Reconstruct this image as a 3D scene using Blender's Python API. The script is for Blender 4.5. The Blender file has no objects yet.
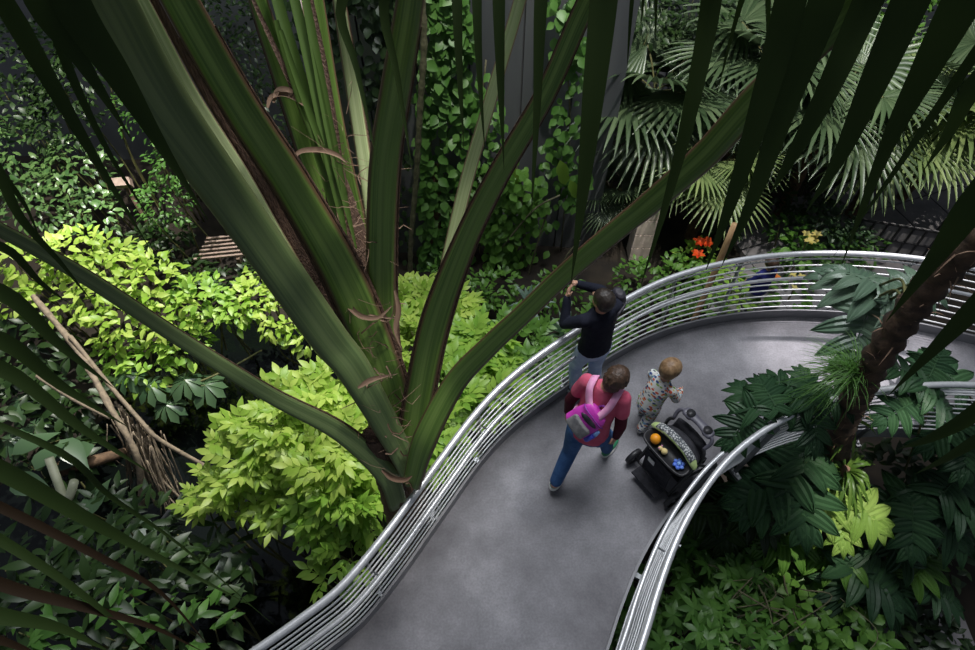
import bpy, math, random
from mathutils import Vector, Matrix, Quaternion
V = Vector
PI = math.pi
S = bpy.context.scene
COL = S.collection

# ------------------------------------------------------------------ camera
CAM = V((0, 0, 5.3)); PITCH = math.radians(54); F = 650.0
Fd = V((0, math.cos(PITCH), -math.sin(PITCH))); Up = V((0, math.sin(PITCH), math.cos(PITCH))); Rt = V((1, 0, 0))
def ray(u, v): return Fd + Rt * ((u - 487.5) / F) + Up * ((325 - v) / F)
def pt(u, v, d): return CAM + ray(u, v) * d              # world point at forward distance d
def at(u, v, z=0.0):
    r = ray(u, v); return CAM + r * ((z - CAM.z) / r.z)
def onY(u, v, y):
    r = ray(u, v); return CAM + r * (y / r.y)
cd = bpy.data.cameras.new('camera'); cam = bpy.data.objects.new('camera', cd); COL.objects.link(cam)
cd.sensor_width = 36; cd.lens = 24; cd.clip_start = 0.05; cd.clip_end = 200
cam.location = CAM; cam.rotation_euler = (PI / 2 - PITCH, 0, 0)
S.camera = cam

# ------------------------------------------------------------------ materials
def newmat(name):
    m = bpy.data.materials.new(name); m.use_nodes = True
    nt = m.node_tree; nt.nodes.clear()
    out = nt.nodes.new('ShaderNodeOutputMaterial')
    return m, nt, out
def N(nt, t, **kw):
    n = nt.nodes.new(t)
    for k, v in kw.items(): setattr(n, k, v)
    return n
def c4(c): return (c[0], c[1], c[2], 1)
def ramp(nt, fac, stops):
    r = N(nt, 'ShaderNodeValToRGB'); e = r.color_ramp.elements
    while len(e) > 1: e.remove(e[-1])
    e[0].position = stops[0][0]; e[0].color = c4(stops[0][1])
    for p, c in stops[1:]:
        x = e.new(p); x.color = c4(c)
    nt.links.new(fac, r.inputs['Fac']); return r.outputs['Color']
def leafmat(name, c1, c2, rough=0.42, trans=0.35, spec=0.4):
    m, nt, out = newmat(name)
    g = N(nt, 'ShaderNodeNewGeometry')
    col = ramp(nt, g.outputs['Random Per Island'], [(0, c1), (1, c2)])
    b = N(nt, 'ShaderNodeBsdfPrincipled'); nt.links.new(col, b.inputs['Base Color'])
    b.inputs['Roughness'].default_value = rough; b.inputs['Specular IOR Level'].default_value = spec
    if trans > 0:
        t = N(nt, 'ShaderNodeBsdfTranslucent'); nt.links.new(col, t.inputs['Color'])
        x = N(nt, 'ShaderNodeMixShader'); x.inputs[0].default_value = trans
        nt.links.new(b.outputs[0], x.inputs[1]); nt.links.new(t.outputs[0], x.inputs[2]); nt.links.new(x.outputs[0], out.inputs[0])
    else: nt.links.new(b.outputs[0], out.inputs[0])
    return m
def mat(name, col, rough=0.5, metal=0.0, noise=None, scale=8, stretch=None, bump=0, spec=0.5, detail=5):
    """noise: second colour mixed in by a noise texture in object space"""
    m, nt, out = newmat(name)
    b = N(nt, 'ShaderNodeBsdfPrincipled'); nt.links.new(b.outputs[0], out.inputs[0])
    b.inputs['Base Color'].default_value = c4(col); b.inputs['Roughness'].default_value = rough
    b.inputs['Metallic'].default_value = metal; b.inputs['Specular IOR Level'].default_value = spec
    if noise or bump:
        tc = N(nt, 'ShaderNodeTexCoord'); mp = N(nt, 'ShaderNodeMapping'); nt.links.new(tc.outputs['Object'], mp.inputs[0])
        if stretch: mp.inputs['Scale'].default_value = stretch
        n = N(nt, 'ShaderNodeTexNoise'); n.inputs['Scale'].default_value = scale; n.inputs['Detail'].default_value = detail
        nt.links.new(mp.outputs[0], n.inputs['Vector'])
        if noise: nt.links.new(ramp(nt, n.outputs['Fac'], [(0.32, col), (0.68, noise)]), b.inputs['Base Color'])
        if bump:
            bp = N(nt, 'ShaderNodeBump'); bp.inputs['Strength'].default_value = bump; bp.inputs['Distance'].default_value = 0.02
            nt.links.new(n.outputs['Fac'], bp.inputs['Height']); nt.links.new(bp.outputs[0], b.inputs['Normal'])
    return m
M = {}
M['lime'] = leafmat('lime_leaf', (0.26, 0.45, 0.05), (0.54, 0.68, 0.15), 0.4, 0.45)
M['lime2'] = leafmat('fresh_green_leaf', (0.20, 0.40, 0.05), (0.36, 0.55, 0.09), 0.4, 0.4)
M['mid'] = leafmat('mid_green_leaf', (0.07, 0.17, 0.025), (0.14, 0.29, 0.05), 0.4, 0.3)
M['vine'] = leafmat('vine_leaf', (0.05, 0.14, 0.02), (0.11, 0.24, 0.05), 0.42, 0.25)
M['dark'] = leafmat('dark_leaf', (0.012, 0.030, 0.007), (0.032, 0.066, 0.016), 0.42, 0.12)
M['gloss'] = leafmat('glossy_leaf', (0.045, 0.105, 0.03), (0.13, 0.23, 0.07), 0.3, 0.15, 0.6)
M['grey'] = leafmat('grey_green_leaf', (0.040, 0.085, 0.038), (0.085, 0.15, 0.07), 0.34, 0.15, 0.6)
M['silver'] = leafmat('silvery_leaf', (0.10, 0.17, 0.11), (0.17, 0.25, 0.17), 0.32, 0.15, 0.6)
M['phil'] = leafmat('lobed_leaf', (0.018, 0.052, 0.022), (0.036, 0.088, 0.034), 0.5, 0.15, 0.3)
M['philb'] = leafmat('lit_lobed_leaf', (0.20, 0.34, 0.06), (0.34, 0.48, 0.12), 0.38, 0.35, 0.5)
M['fan'] = leafmat('fan_leaf', (0.045, 0.080, 0.034), (0.115, 0.165, 0.08), 0.36, 0.2, 0.6)
M['fanp'] = leafmat('pale_fan_leaf', (0.14, 0.21, 0.07), (0.25, 0.32, 0.12), 0.4, 0.25, 0.5)
M['agave'] = leafmat('agave_leaf', (0.14, 0.22, 0.17), (0.22, 0.30, 0.24), 0.45, 0.05)
M['leaflet'] = leafmat('palm_leaflet', (0.015, 0.030, 0.005), (0.029, 0.052, 0.009), 0.55, 0.12, 0.2)
M['leafletdry'] = leafmat('dry_leaflet', (0.018, 0.010, 0.004), (0.030, 0.016, 0.006), 0.6, 0.2, 0.2)
M['strap'] = leafmat('strap_leaf', (0.06, 0.13, 0.02), (0.14, 0.24, 0.04), 0.4, 0.3)
def stalkmat(name, c1, c2, edge, mid):
    """length-wise streaks, brown edges and a pale mid line along a leaf stalk (uv: across, metres along)"""
    m, nt, out = newmat(name); b = N(nt, 'ShaderNodeBsdfPrincipled'); nt.links.new(b.outputs[0], out.inputs[0]); b.inputs['Roughness'].default_value = .36; b.inputs['Specular IOR Level'].default_value = .45
    uv = N(nt, 'ShaderNodeUVMap'); mp = N(nt, 'ShaderNodeMapping'); mp.inputs['Scale'].default_value = (9, .5, 1); nt.links.new(uv.outputs[0], mp.inputs[0])
    n = N(nt, 'ShaderNodeTexNoise'); n.inputs['Scale'].default_value = 1.6; n.inputs['Detail'].default_value = 6; nt.links.new(mp.outputs[0], n.inputs['Vector'])
    base = ramp(nt, n.outputs['Fac'], [(.33, c1), (.66, c2)])
    sx = N(nt, 'ShaderNodeSeparateXYZ'); nt.links.new(uv.outputs[0], sx.inputs[0])
    e = ramp(nt, sx.outputs[0], [(0, (1, 1, 1)), (.05, (.9, .9, .9)), (.13, (0, 0, 0)), (.87, (0, 0, 0)), (.95, (.9, .9, .9)), (1, (1, 1, 1))])
    q = ramp(nt, sx.outputs[0], [(.30, (0, 0, 0)), (.44, (.55, .55, .55)), (.60, (0, 0, 0))])
    m1 = N(nt, 'ShaderNodeMix', data_type='RGBA'); nt.links.new(e, m1.inputs['Factor']); nt.links.new(base, m1.inputs['A']); m1.inputs['B'].default_value = c4(edge)
    m2 = N(nt, 'ShaderNodeMix', data_type='RGBA'); nt.links.new(q, m2.inputs['Factor']); nt.links.new(m1.outputs['Result'], m2.inputs['A']); m2.inputs['B'].default_value = c4(mid)
    nt.links.new(m2.outputs['Result'], b.inputs['Base Color']); return m
M['petiole'] = stalkmat('petiole_green', (0.075, 0.15, 0.024), (0.19, 0.31, 0.062), (0.11, 0.052, 0.034), (0.25, 0.37, 0.09))
M['spear'] = leafmat('spear_leaflet', (0.028, 0.062, 0.009), (0.080, 0.135, 0.025), .4, .15)
M['petiolepale'] = stalkmat('petiole_pale', (0.34, 0.43, 0.18), (0.55, 0.62, 0.32), (0.16, 0.09, 0.06), (0.60, 0.66, 0.36))
M['petiolegrey'] = stalkmat('petiole_grey_green', (0.080, 0.130, 0.045), (0.155, 0.22, 0.08), (0.12, 0.15, 0.06), (0.18, 0.24, 0.10))
M['sheath'] = mat('sheath_brown', (0.045, 0.022, 0.014), 0.8, noise=(0.125, 0.070, 0.042), scale=26, bump=0.7, stretch=(4, 4, 0.5))
M['fibre'] = leafmat('dry_fibre', (0.11, 0.065, 0.042), (0.30, 0.20, 0.14), 0.8, 0.1, 0.2)
M['bark'] = mat('bark', (0.06, 0.036, 0.02), 0.85, noise=(0.17, 0.10, 0.055), scale=14, bump=0.6)
M['barkg'] = mat('bark_grey', (0.14, 0.11, 0.08), 0.85, noise=(0.28, 0.22, 0.15), scale=16, bump=0.5)
M['stem'] = mat('stem', (0.07, 0.08, 0.025), 0.7, noise=(0.13, 0.12, 0.04), scale=10)
M['liana'] = mat('liana', (0.07, 0.065, 0.035), 0.8, noise=(0.16, 0.15, 0.085), scale=20, bump=0.4)
M['soil'] = mat('soil', (0.010, 0.008, 0.006), 0.95, noise=(0.030, 0.022, 0.014), scale=3, bump=0.8)
M['steel'] = mat('brushed_steel', (0.60, 0.61, 0.63), 0.36, 0.5, noise=(0.70, 0.71, 0.73), scale=30)
M['bar'] = mat('steel_bar', (0.66, 0.67, 0.68), 0.42, 0.35, noise=(0.66, 0.67, 0.68), scale=30)
M['post'] = mat('steel_post', (0.22, 0.23, 0.24), 0.4, 0.7, noise=(0.30, 0.31, 0.32), scale=30)
M['curb'] = mat('curb_grey', (0.22, 0.22, 0.235), 0.5, noise=(0.28, 0.28, 0.295), scale=6)
M['wallp'] = mat('dark_panel', (0.085, 0.09, 0.10), 0.55, noise=(0.14, 0.145, 0.155), scale=2, stretch=(1, 1, 0.2))
M['paving'] = mat('paving', (0.17, 0.16, 0.165), 0.6, noise=(0.24, 0.225, 0.23), scale=4)
M['stone'] = mat('pale_stone', (0.55, 0.46, 0.40), 0.8, noise=(0.68, 0.58, 0.51), scale=7, bump=0.3)
M['tan'] = mat('tan_wood', (0.42, 0.24, 0.11), 0.7, noise=(0.58, 0.38, 0.20), scale=10, stretch=(3, 3, 0.4))
M['slat'] = mat('slat_wood', (0.20, 0.14, 0.11), 0.6, noise=(0.30, 0.22, 0.18), scale=14)
M['dirtwood'] = mat('dark_wood', (0.09, 0.055, 0.035), 0.7, noise=(0.14, 0.09, 0.06), scale=14)
M['pipe'] = mat('grey_pipe', (0.10, 0.105, 0.11), 0.5, noise=(0.13, 0.135, 0.14), scale=8)
M['bamboo'] = mat('cut_cane', (0.22, 0.24, 0.16), 0.55, noise=(0.32, 0.33, 0.24), scale=10)
M['red'] = leafmat('red_petal', (0.75, 0.05, 0.012), (0.85, 0.12, 0.02), 0.5, 0.3)
M['yellow'] = leafmat('yellow_petal', (0.62, 0.50, 0.12), (0.75, 0.66, 0.25), 0.5, 0.3)
M['orangep'] = leafmat('orange_petal', (0.60, 0.16, 0.03), (0.75, 0.25, 0.06), 0.5, 0.3)
M['skin'] = mat('skin', (0.52, 0.29, 0.20), 0.5, noise=(0.56, 0.33, 0.23), scale=9)
M['hairb'] = mat('hair_brown', (0.040, 0.022, 0.013), 0.5, noise=(0.085, 0.046, 0.027), scale=40, stretch=(1, 1, 0.25), bump=0.5)
M['hairk'] = mat('hair_black', (0.014, 0.010, 0.008), 0.45, noise=(0.032, 0.022, 0.016), scale=40, stretch=(1, 1, 0.25), bump=0.5)
M['hairl'] = mat('hair_light', (0.17, 0.095, 0.045), 0.5, noise=(0.36, 0.23, 0.12), scale=30, stretch=(1, 1, 0.3), bump=0.5)
M['pinkshirt'] = mat('raspberry_cotton', (0.54, 0.085, 0.155), 0.85, noise=(0.63, 0.13, 0.21), scale=14, bump=0.25, spec=0.2)
M['maroon'] = mat('maroon_cotton', (0.060, 0.008, 0.018), 0.85, noise=(0.085, 0.012, 0.025), scale=14, spec=0.2)
M['jeans'] = mat('blue_denim', (0.030, 0.085, 0.22), 0.8, noise=(0.055, 0.13, 0.30), scale=16, bump=0.3, spec=0.2)
M['jeansl'] = mat('light_denim', (0.33, 0.43, 0.66), 0.8, noise=(0.52, 0.61, 0.80), scale=12, bump=0.3, spec=0.2)
M['navy'] = mat('navy_knit', (0.010, 0.012, 0.022), 0.85, noise=(0.016, 0.018, 0.030), scale=20, bump=0.2, spec=0.2)
M['navy2'] = mat('navy_jacket', (0.015, 0.02, 0.13), 0.8, noise=(0.03, 0.035, 0.19), scale=12, spec=0.2)
M['paleg'] = mat('pale_trousers', (0.26, 0.26, 0.33), 0.8, noise=(0.33, 0.33, 0.40), scale=12, spec=0.2)
M['shoegreen'] = mat('shoe_green', (0.03, 0.22, 0.10), 0.6, noise=(0.05, 0.30, 0.15), scale=20)
M['white'] = mat('white_rubber', (0.74, 0.74, 0.70), 0.6, noise=(0.80, 0.80, 0.78), scale=20)
M['shoek'] = mat('shoe_black', (0.015, 0.016, 0.018), 0.6, noise=(0.03, 0.03, 0.034), scale=20)
M['magenta'] = mat('magenta_nylon', (0.55, 0.035, 0.42), 0.55, noise=(0.66, 0.06, 0.52), scale=10)
M['straps'] = mat('pink_strap', (0.78, 0.30, 0.55), 0.7, noise=(0.86, 0.42, 0.64), scale=30)
M['purple'] = mat('purple_nylon', (0.20, 0.03, 0.26), 0.6, noise=(0.27, 0.05, 0.34), scale=12)
M['packgrey'] = mat('grey_nylon', (0.13, 0.13, 0.14), 0.6, noise=(0.26, 0.25, 0.25), scale=26)
M['packblack'] = mat('black_nylon', (0.012, 0.012, 0.018), 0.6, noise=(0.05, 0.045, 0.06), scale=26)
M['bluebottle'] = mat('blue_plastic', (0.05, 0.07, 0.55), 0.35, noise=(0.07, 0.10, 0.65), scale=8)
M['bluelid'] = mat('light_blue_plastic', (0.22, 0.42, 0.85), 0.35, noise=(0.28, 0.50, 0.90), scale=8)
M['blackpl'] = mat('black_plastic', (0.018, 0.018, 0.020), 0.45, noise=(0.028, 0.028, 0.032), scale=14)
M['blackfab'] = mat('black_fabric', (0.026, 0.026, 0.031), 0.9, noise=(0.050, 0.050, 0.058), scale=22, bump=0.2, spec=0.2)
M['greypl'] = mat('grey_plastic', (0.085, 0.082, 0.105), 0.45, noise=(0.11, 0.107, 0.135), scale=14)
M['greenrim'] = mat('pale_green_trim', (0.38, 0.50, 0.18), 0.8, noise=(0.48, 0.58, 0.26), scale=20)
M['orange'] = mat('orange_ball', (0.85, 0.30, 0.01), 0.45, noise=(0.90, 0.38, 0.02), scale=8)
M['toyy'] = mat('yellow_plush', (0.68, 0.52, 0.20), 0.8, noise=(0.78, 0.66, 0.34), scale=14)
M['toyb'] = mat('blue_toy', (0.05, 0.13, 0.62), 0.5, noise=(0.18, 0.32, 0.78), scale=18)
M['screen'] = mat('phone_black', (0.01, 0.01, 0.012), 0.25, noise=(0.014, 0.014, 0.016), scale=8)

# walkway: mottled grey screed
m, nt, out = newmat('grey_screed'); M['deck'] = m
b = N(nt, 'ShaderNodeBsdfPrincipled'); nt.links.new(b.outputs[0], out.inputs[0])
tc = N(nt, 'ShaderNodeTexCoord')
n1 = N(nt, 'ShaderNodeTexNoise'); n1.inputs['Scale'].default_value = 1.3; n1.inputs['Detail'].default_value = 7; n1.inputs['Roughness'].default_value = 0.62
n2 = N(nt, 'ShaderNodeTexNoise'); n2.inputs['Scale'].default_value = 60; n2.inputs['Detail'].default_value = 3
for n in (n1, n2): nt.links.new(tc.outputs['Object'], n.inputs['Vector'])
ca = ramp(nt, n1.outputs['Fac'], [(0.33, (0.115, 0.111, 0.123)), (0.5, (0.20, 0.195, 0.212)), (0.68, (0.32, 0.312, 0.335))])
cb = ramp(nt, n2.outputs['Fac'], [(0.35, (0.86, 0.86, 0.86)), (0.65, (1.06, 1.06, 1.06))])
mx = N(nt, 'ShaderNodeMix', data_type='RGBA', blend_type='MULTIPLY'); mx.inputs['Factor'].default_value = 1
nt.links.new(ca, mx.inputs['A']); nt.links.new(cb, mx.inputs['B']); nt.links.new(mx.outputs['Result'], b.inputs['Base Color'])
b.inputs['Roughness'].default_value = 0.55; b.inputs['Specular IOR Level'].default_value = 0.35
# water
M['water'] = mat('black_water', (0.003, 0.004, 0.004), 0.06, noise=(0.004, 0.006, 0.005), scale=3, bump=0.25, spec=0.5)
# toddler pyjama print: coloured cells on white
m, nt, out = newmat('printed_cotton'); M['pyjama'] = m
b = N(nt, 'ShaderNodeBsdfPrincipled'); nt.links.new(b.outputs[0], out.inputs[0]); b.inputs['Roughness'].default_value = 0.9
tc = N(nt, 'ShaderNodeTexCoord'); vo = N(nt, 'ShaderNodeTexVoronoi'); vo.inputs['Scale'].default_value = 24
mp = N(nt, 'ShaderNodeMapping'); mp.inputs['Scale'].default_value = (1, 1.7, 2.0); mp.inputs['Rotation'].default_value = (0.5, 0.4, 0.2)
nt.links.new(tc.outputs['Object'], mp.inputs[0]); nt.links.new(mp.outputs[0], vo.inputs['Vector'])
sp = N(nt, 'ShaderNodeSeparateColor'); nt.links.new(vo.outputs['Color'], sp.inputs[0])
pr = N(nt, 'ShaderNodeValToRGB'); pr.color_ramp.interpolation = 'CONSTANT'
e = pr.color_ramp.elements; e[0].color = c4((0.60, 0.10, 0.05)); e[1].position = 0.2; e[1].color = c4((0.05, 0.09, 0.25))
for p_, c_ in ((0.38, (0.25, 0.42, 0.10)), (0.52, (0.70, 0.28, 0.06)), (0.66, (0.10, 0.12, 0.14)), (0.78, (0.20, 0.42, 0.60)), (0.9, (0.62, 0.55, 0.2))):
    x = e.new(p_); x.color = c4(c_)
nt.links.new(sp.outputs[0], pr.inputs[0])
lt = N(nt, 'ShaderNodeMath', operation='LESS_THAN'); lt.inputs[1].default_value = 0.47; nt.links.new(vo.outputs['Distance'], lt.inputs[0])
mx = N(nt, 'ShaderNodeMix', data_type='RGBA'); mx.inputs['A'].default_value = c4((0.74, 0.74, 0.71)); nt.links.new(pr.outputs[0], mx.inputs['B'])
nt.links.new(lt.outputs[0], mx.inputs['Factor']); nt.links.new(mx.outputs['Result'], b.inputs['Base Color'])
# woven mesh of the pushchair hood
m, nt, out = newmat('zigzag_mesh'); M['mesh'] = m
b = N(nt, 'ShaderNodeBsdfPrincipled'); nt.links.new(b.outputs[0], out.inputs[0]); b.inputs['Roughness'].default_value = 0.9
tc = N(nt, 'ShaderNodeTexCoord'); vo = N(nt, 'ShaderNodeTexVoronoi'); vo.inputs['Scale'].default_value = 70
nt.links.new(tc.outputs['Object'], vo.inputs['Vector'])
nt.links.new(ramp(nt, vo.outputs['Distance'], [(0.3, (0.62, 0.63, 0.62)), (0.55, (0.10, 0.11, 0.12))]), b.inputs['Base Color'])
# ringed palm trunk
m, nt, out = newmat('ringed_bark'); M['ringed'] = m
b = N(nt, 'ShaderNodeBsdfPrincipled'); nt.links.new(b.outputs[0], out.inputs[0]); b.inputs['Roughness'].default_value = 0.85
tc = N(nt, 'ShaderNodeTexCoord'); n1 = N(nt, 'ShaderNodeTexNoise'); n1.inputs['Scale'].default_value = 12; n1.inputs['Detail'].default_value = 6
nt.links.new(tc.outputs['Object'], n1.inputs['Vector'])
nt.links.new(ramp(nt, n1.outputs['Fac'], [(0.3, (0.018, 0.011, 0.007)), (0.7, (0.105, 0.062, 0.036))]), b.inputs['Base Color'])
bp = N(nt, 'ShaderNodeBump'); bp.inputs['Strength'].default_value = 0.7; bp.inputs['Distance'].default_value = 0.03
nt.links.new(n1.outputs['Fac'], bp.inputs['Height']); nt.links.new(bp.outputs[0], b.inputs['Normal'])

# ------------------------------------------------------------------ object helpers
def tag(o, label=None, cat=None, group=None, kind=None):
    if label: o['label'] = label
    if cat: o['category'] = cat
    if group: o['group'] = group
    if kind: o['kind'] = kind
    return o
def empty(name, loc, label=None, cat=None, group=None):
    o = bpy.data.objects.new(name, None); o.empty_display_size = 0.1; COL.objects.link(o); o.location = loc
    return tag(o, label, cat, group)
def wloc(o):
    p = V((0, 0, 0))
    while o is not None: p = p + V(o.location); o = o.parent
    return p
class MB:
    def __init__(s): s.v = []; s.f = []
    def add(s, vs, fs):
        b = len(s.v); s.v.extend(vs); s.f.extend([tuple(b + i for i in f) for f in fs]); return s
    def build(s, name, m, parent=None, origin=None, smooth=True):
        o0 = V(origin) if origin is not None else (wloc(parent) if parent is not None else V((0, 0, 0)))
        me = bpy.data.meshes.new(name); me.from_pydata([tuple(p - o0) for p in s.v], [], s.f)
        me.materials.append(m)
        if smooth: me.polygons.foreach_set('use_smooth', [True] * len(me.polygons))
        me.update()
        o = bpy.data.objects.new(name, me); COL.objects.link(o)
        if parent is not None:
            o.parent = parent; o.location = o0 - wloc(parent)
        else: o.location = o0
        return o
    def box(s, c, ax, ay, az):
        c, ax, ay, az = V(c), V(ax), V(ay), V(az)
        vs = [c + ax * i + ay * j + az * k for i in (-1, 1) for j in (-1, 1) for k in (-1, 1)]
        return s.add(vs, [(0, 1, 3, 2), (4, 6, 7, 5), (0, 4, 5, 1), (2, 3, 7, 6), (0, 2, 6, 4), (1, 5, 7, 3)])
    def tube(s, pts, r, n=8, caps=True):
        pts = [V(p) for p in pts]; k = len(pts)
        rs = r if isinstance(r, (list, tuple)) else [r] * k
        vs, fs = [], []; ref = None
        for i, p in enumerate(pts):
            t = (pts[min(i + 1, k - 1)] - pts[max(i - 1, 0)])
            if t.length < 1e-9: t = V((0, 0, 1))
            t.normalize()
            if ref is None: ref = V((0, 0, 1)) if abs(t.z) < 0.9 else V((1, 0, 0))
            a = ref - t * ref.dot(t)
            if a.length < 1e-6: a = t.orthogonal()
            a.normalize(); ref = a; bb = t.cross(a)
            for j in range(n):
                an = 2 * PI * j / n; vs.append(p + (a * math.cos(an) + bb * math.sin(an)) * rs[i])
        for i in range(k - 1):
            for j in range(n):
                fs.append((i * n + j, i * n + (j + 1) % n, (i + 1) * n + (j + 1) % n, (i + 1) * n + j))
        if caps: fs.append(tuple(range(n - 1, -1, -1))); fs.append(tuple((k - 1) * n + j for j in range(n)))
        return s.add(vs, fs)
    def ball(s, c, rx, ry=None, rz=None, n=14, rot=None):
        ry = rx if ry is None else ry; rz = rx if rz is None else rz; c = V(c); h = max(6, n // 2 + 1)
        vs, fs = [], []
        def q(x, y, z):
            p = V((x * rx, y * ry, z * rz)); 
            if rot is not None: p = rot @ p
            return c + p
        for i in range(1, h):
            th = PI * i / h
            for j in range(n):
                ph = 2 * PI * j / n; vs.append(q(math.sin(th) * math.cos(ph), math.sin(th) * math.sin(ph), math.cos(th)))
        top = len(vs); vs.append(q(0, 0, 1)); bot = len(vs); vs.append(q(0, 0, -1))
        for i in range(h - 2):
            for j in range(n): fs.append((i * n + j, (i + 1) * n + j, (i + 1) * n + (j + 1) % n, i * n + (j + 1) % n))
        for j in range(n):
            fs.append((top, j, (j + 1) % n)); fs.append((bot, (h - 2) * n + (j + 1) % n, (h - 2) * n + j))
        return s.add(vs, fs)
    def loft(s, rings, n=18):
        """rings: (centre, xvec, yvec) ellipses, capped"""
        vs, fs = [], []; k = len(rings)
        for c, x, y in rings:
            for j in range(n):
                a = 2 * PI * j / n; vs.append(V(c) + V(x) * math.cos(a) + V(y) * math.sin(a))
        for i in range(k - 1):
            for j in range(n): fs.append((i * n + j, i * n + (j + 1) % n, (i + 1) * n + (j + 1) % n, (i + 1) * n + j))
        fs.append(tuple(range(n - 1, -1, -1))); fs.append(tuple((k - 1) * n + j for j in range(n)))
        return s.add(vs, fs)
    def caps(s, p0, r0, p1, r1, n=12):
        s.ball(p0, r0, n=n); s.ball(p1, r1, n=n); s.tube([p0, p1], [r0, r1], n); return s
    def chain(s, pr, n=12):
        for a, b_ in zip(pr, pr[1:]): s.caps(a[0], a[1], b_[0], b_[1], n)
        return s
    # --- leaves
    def leaf(s, p, d, up, L, W, droop=0.25, fold=0.18, prof=(0.0, 0.75, 1.0, 0.62, 0.0)):
        d = d.normalized(); side = d.cross(up)
        if side.length < 1e-4: side = d.orthogonal()
        side.normalize(); nr = side.cross(d); k = len(prof)
        vs, fs = [], []
        for i, w in enumerate(prof):
            t = i / (k - 1); c = p + d * (L * t) - nr * (droop * L * t * t)
            if 0 < i < k - 1:
                o = side * (W * w * 0.5); z = nr * (fold * W * w * 0.5)
                vs += [c - o + z, c, c + o + z]
            else: vs.append(c)
        last = len(vs) - 1
        fs += [(0, 2, 1), (0, 3, 2)]
        for i in range(k - 3):
            a = 1 + 3 * i; fs += [(a, a + 1, a + 4, a + 3), (a + 1, a + 2, a + 5, a + 4)]
        a = 1 + 3 * (k - 3); fs += [(a, a + 1, last), (a + 1, a + 2, last)]
        return s.add(vs, fs)
    def strap(s, pts, ws, up, fold=0.25):
        """ribbon with a V fold along points; ws full widths"""
        pts = [V(p) for p in pts]; k = len(pts); vs, fs = [], []
        for i, p in enumerate(pts):
            t = (pts[min(i + 1, k - 1)] - pts[max(i - 1, 0)]).normalized()
            sd = t.cross(up)
            if sd.length < 1e-4: sd = t.orthogonal()
            sd.normalize(); nr = sd.cross(t); o = sd * ws[i] * 0.5; z = nr * ws[i] * 0.5 * fold
            vs += [p - o + z, p - z * 0.3, p + o + z]
        for i in range(k - 1):
            a = 3 * i; fs += [(a, a + 1, a + 4, a + 3), (a + 1, a + 2, a + 5, a + 4)]
        return s.add(vs, fs)
def spline(P, n):
    P = [V(p) for p in P]; P2 = [P[0] * 2 - P[1]] + P + [P[-1] * 2 - P[-2]]; out = []
    for i in range(1, len(P2) - 2):
        for k in range(n):
            t = k / n; a, b_, c, d = P2[i - 1:i + 3]
            out.append(0.5 * ((2 * b_) + (c - a) * t + (2 * a - 5 * b_ + 4 * c - d) * t * t + (3 * b_ - a - 3 * c + d) * t ** 3))
    out.append(P[-1]); return out
def resample(P, step=None, n=None):
    L = [0]
    for a, b_ in zip(P, P[1:]): L.append(L[-1] + (b_ - a).length)
    n = n or max(2, int(L[-1] / step) + 1); out = []; j = 0
    for i in range(n):
        s_ = L[-1] * i / (n - 1)
        while j < len(P) - 2 and L[j + 1] < s_: j += 1
        out.append(P[j].lerp(P[j + 1], (s_ - L[j]) / max(1e-9, L[j + 1] - L[j])))
    return out
def rnd_dir(R):
    z = R.uniform(-1, 1); a = R.uniform(0, 2 * PI); q = math.sqrt(1 - z * z); return V((q * math.cos(a), q * math.sin(a), z))
UPZ = V((0, 0, 1))
GZ = -2.6

# ------------------------------------------------------------------ setting
mb = MB(); R = random.Random(5); nx, ny = 60, 44
gx = lambda i: -9.5 + 21 * i / nx
gy = lambda j: -2.5 + 14 * j / ny
def gh(x, y):
    h = GZ + 0.10 * math.sin(x * 1.7 + y) + 0.08 * math.sin(y * 2.3 - x * 0.8)
    d = ((x + 3.0) / 2.6) ** 2 + ((y - 3.2) / 2.3) ** 2                     # pond hollow
    return h - 0.75 * max(0.0, 1 - d * 0.55)
mb.add([V((gx(i), gy(j), gh(gx(i), gy(j)))) for j in range(ny + 1) for i in range(nx + 1)],
       [(j * (nx + 1) + i, j * (nx + 1) + i + 1, (j + 1) * (nx + 1) + i + 1, (j + 1) * (nx + 1) + i) for j in range(ny) for i in range(nx)])
tag(mb.build('ground', M['soil']), kind='structure')
mb = MB(); mb.add([V((-3 + 3.6 * math.cos(a * PI / 24), 3.1 + 3.0 * math.sin(a * PI / 24), GZ - 0.16)) for a in range(48)], [tuple(range(48))])
tag(mb.build('water', M['water']), kind='structure')

EL = [at(u, v) for u, v in ((330, 650), (366, 620), (402, 575), (426, 541), (449, 508), (476, 470), (502, 440), (532, 414), (567, 389), (602, 365), (642, 343), (682, 329), (726, 320), (770, 316), (815, 316), (865, 320), (916, 329), (975, 343))]
EL = [V((-2.35, .12, 0)), V((-1.86, .40, 0)), V((-1.46, .665, 0))] + EL + [EL[-1] + (EL[-1] - EL[-2]) * 2, EL[-1] + (EL[-1] - EL[-2]) * 4]
ER = [at(u, v) for u, v in ((608, 650), (619, 616), (634, 577), (649, 547), (667, 519), (688, 494), (712, 474), (742, 456), (786, 439), (830, 430), (880, 426), (940, 428), (1000, 434))]
ER = [ER[0] + (ER[0] - ER[2]) * 2.0, ER[0] + (ER[0] - ER[2]) * 0.9] + ER + [ER[-1] + (ER[-1] - ER[-2]) * 1.5, ER[-1] + (ER[-1] - ER[-2]) * 3]
SL = resample(spline(EL, 8), n=160); SR = resample(spline(ER, 8), n=160)
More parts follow.
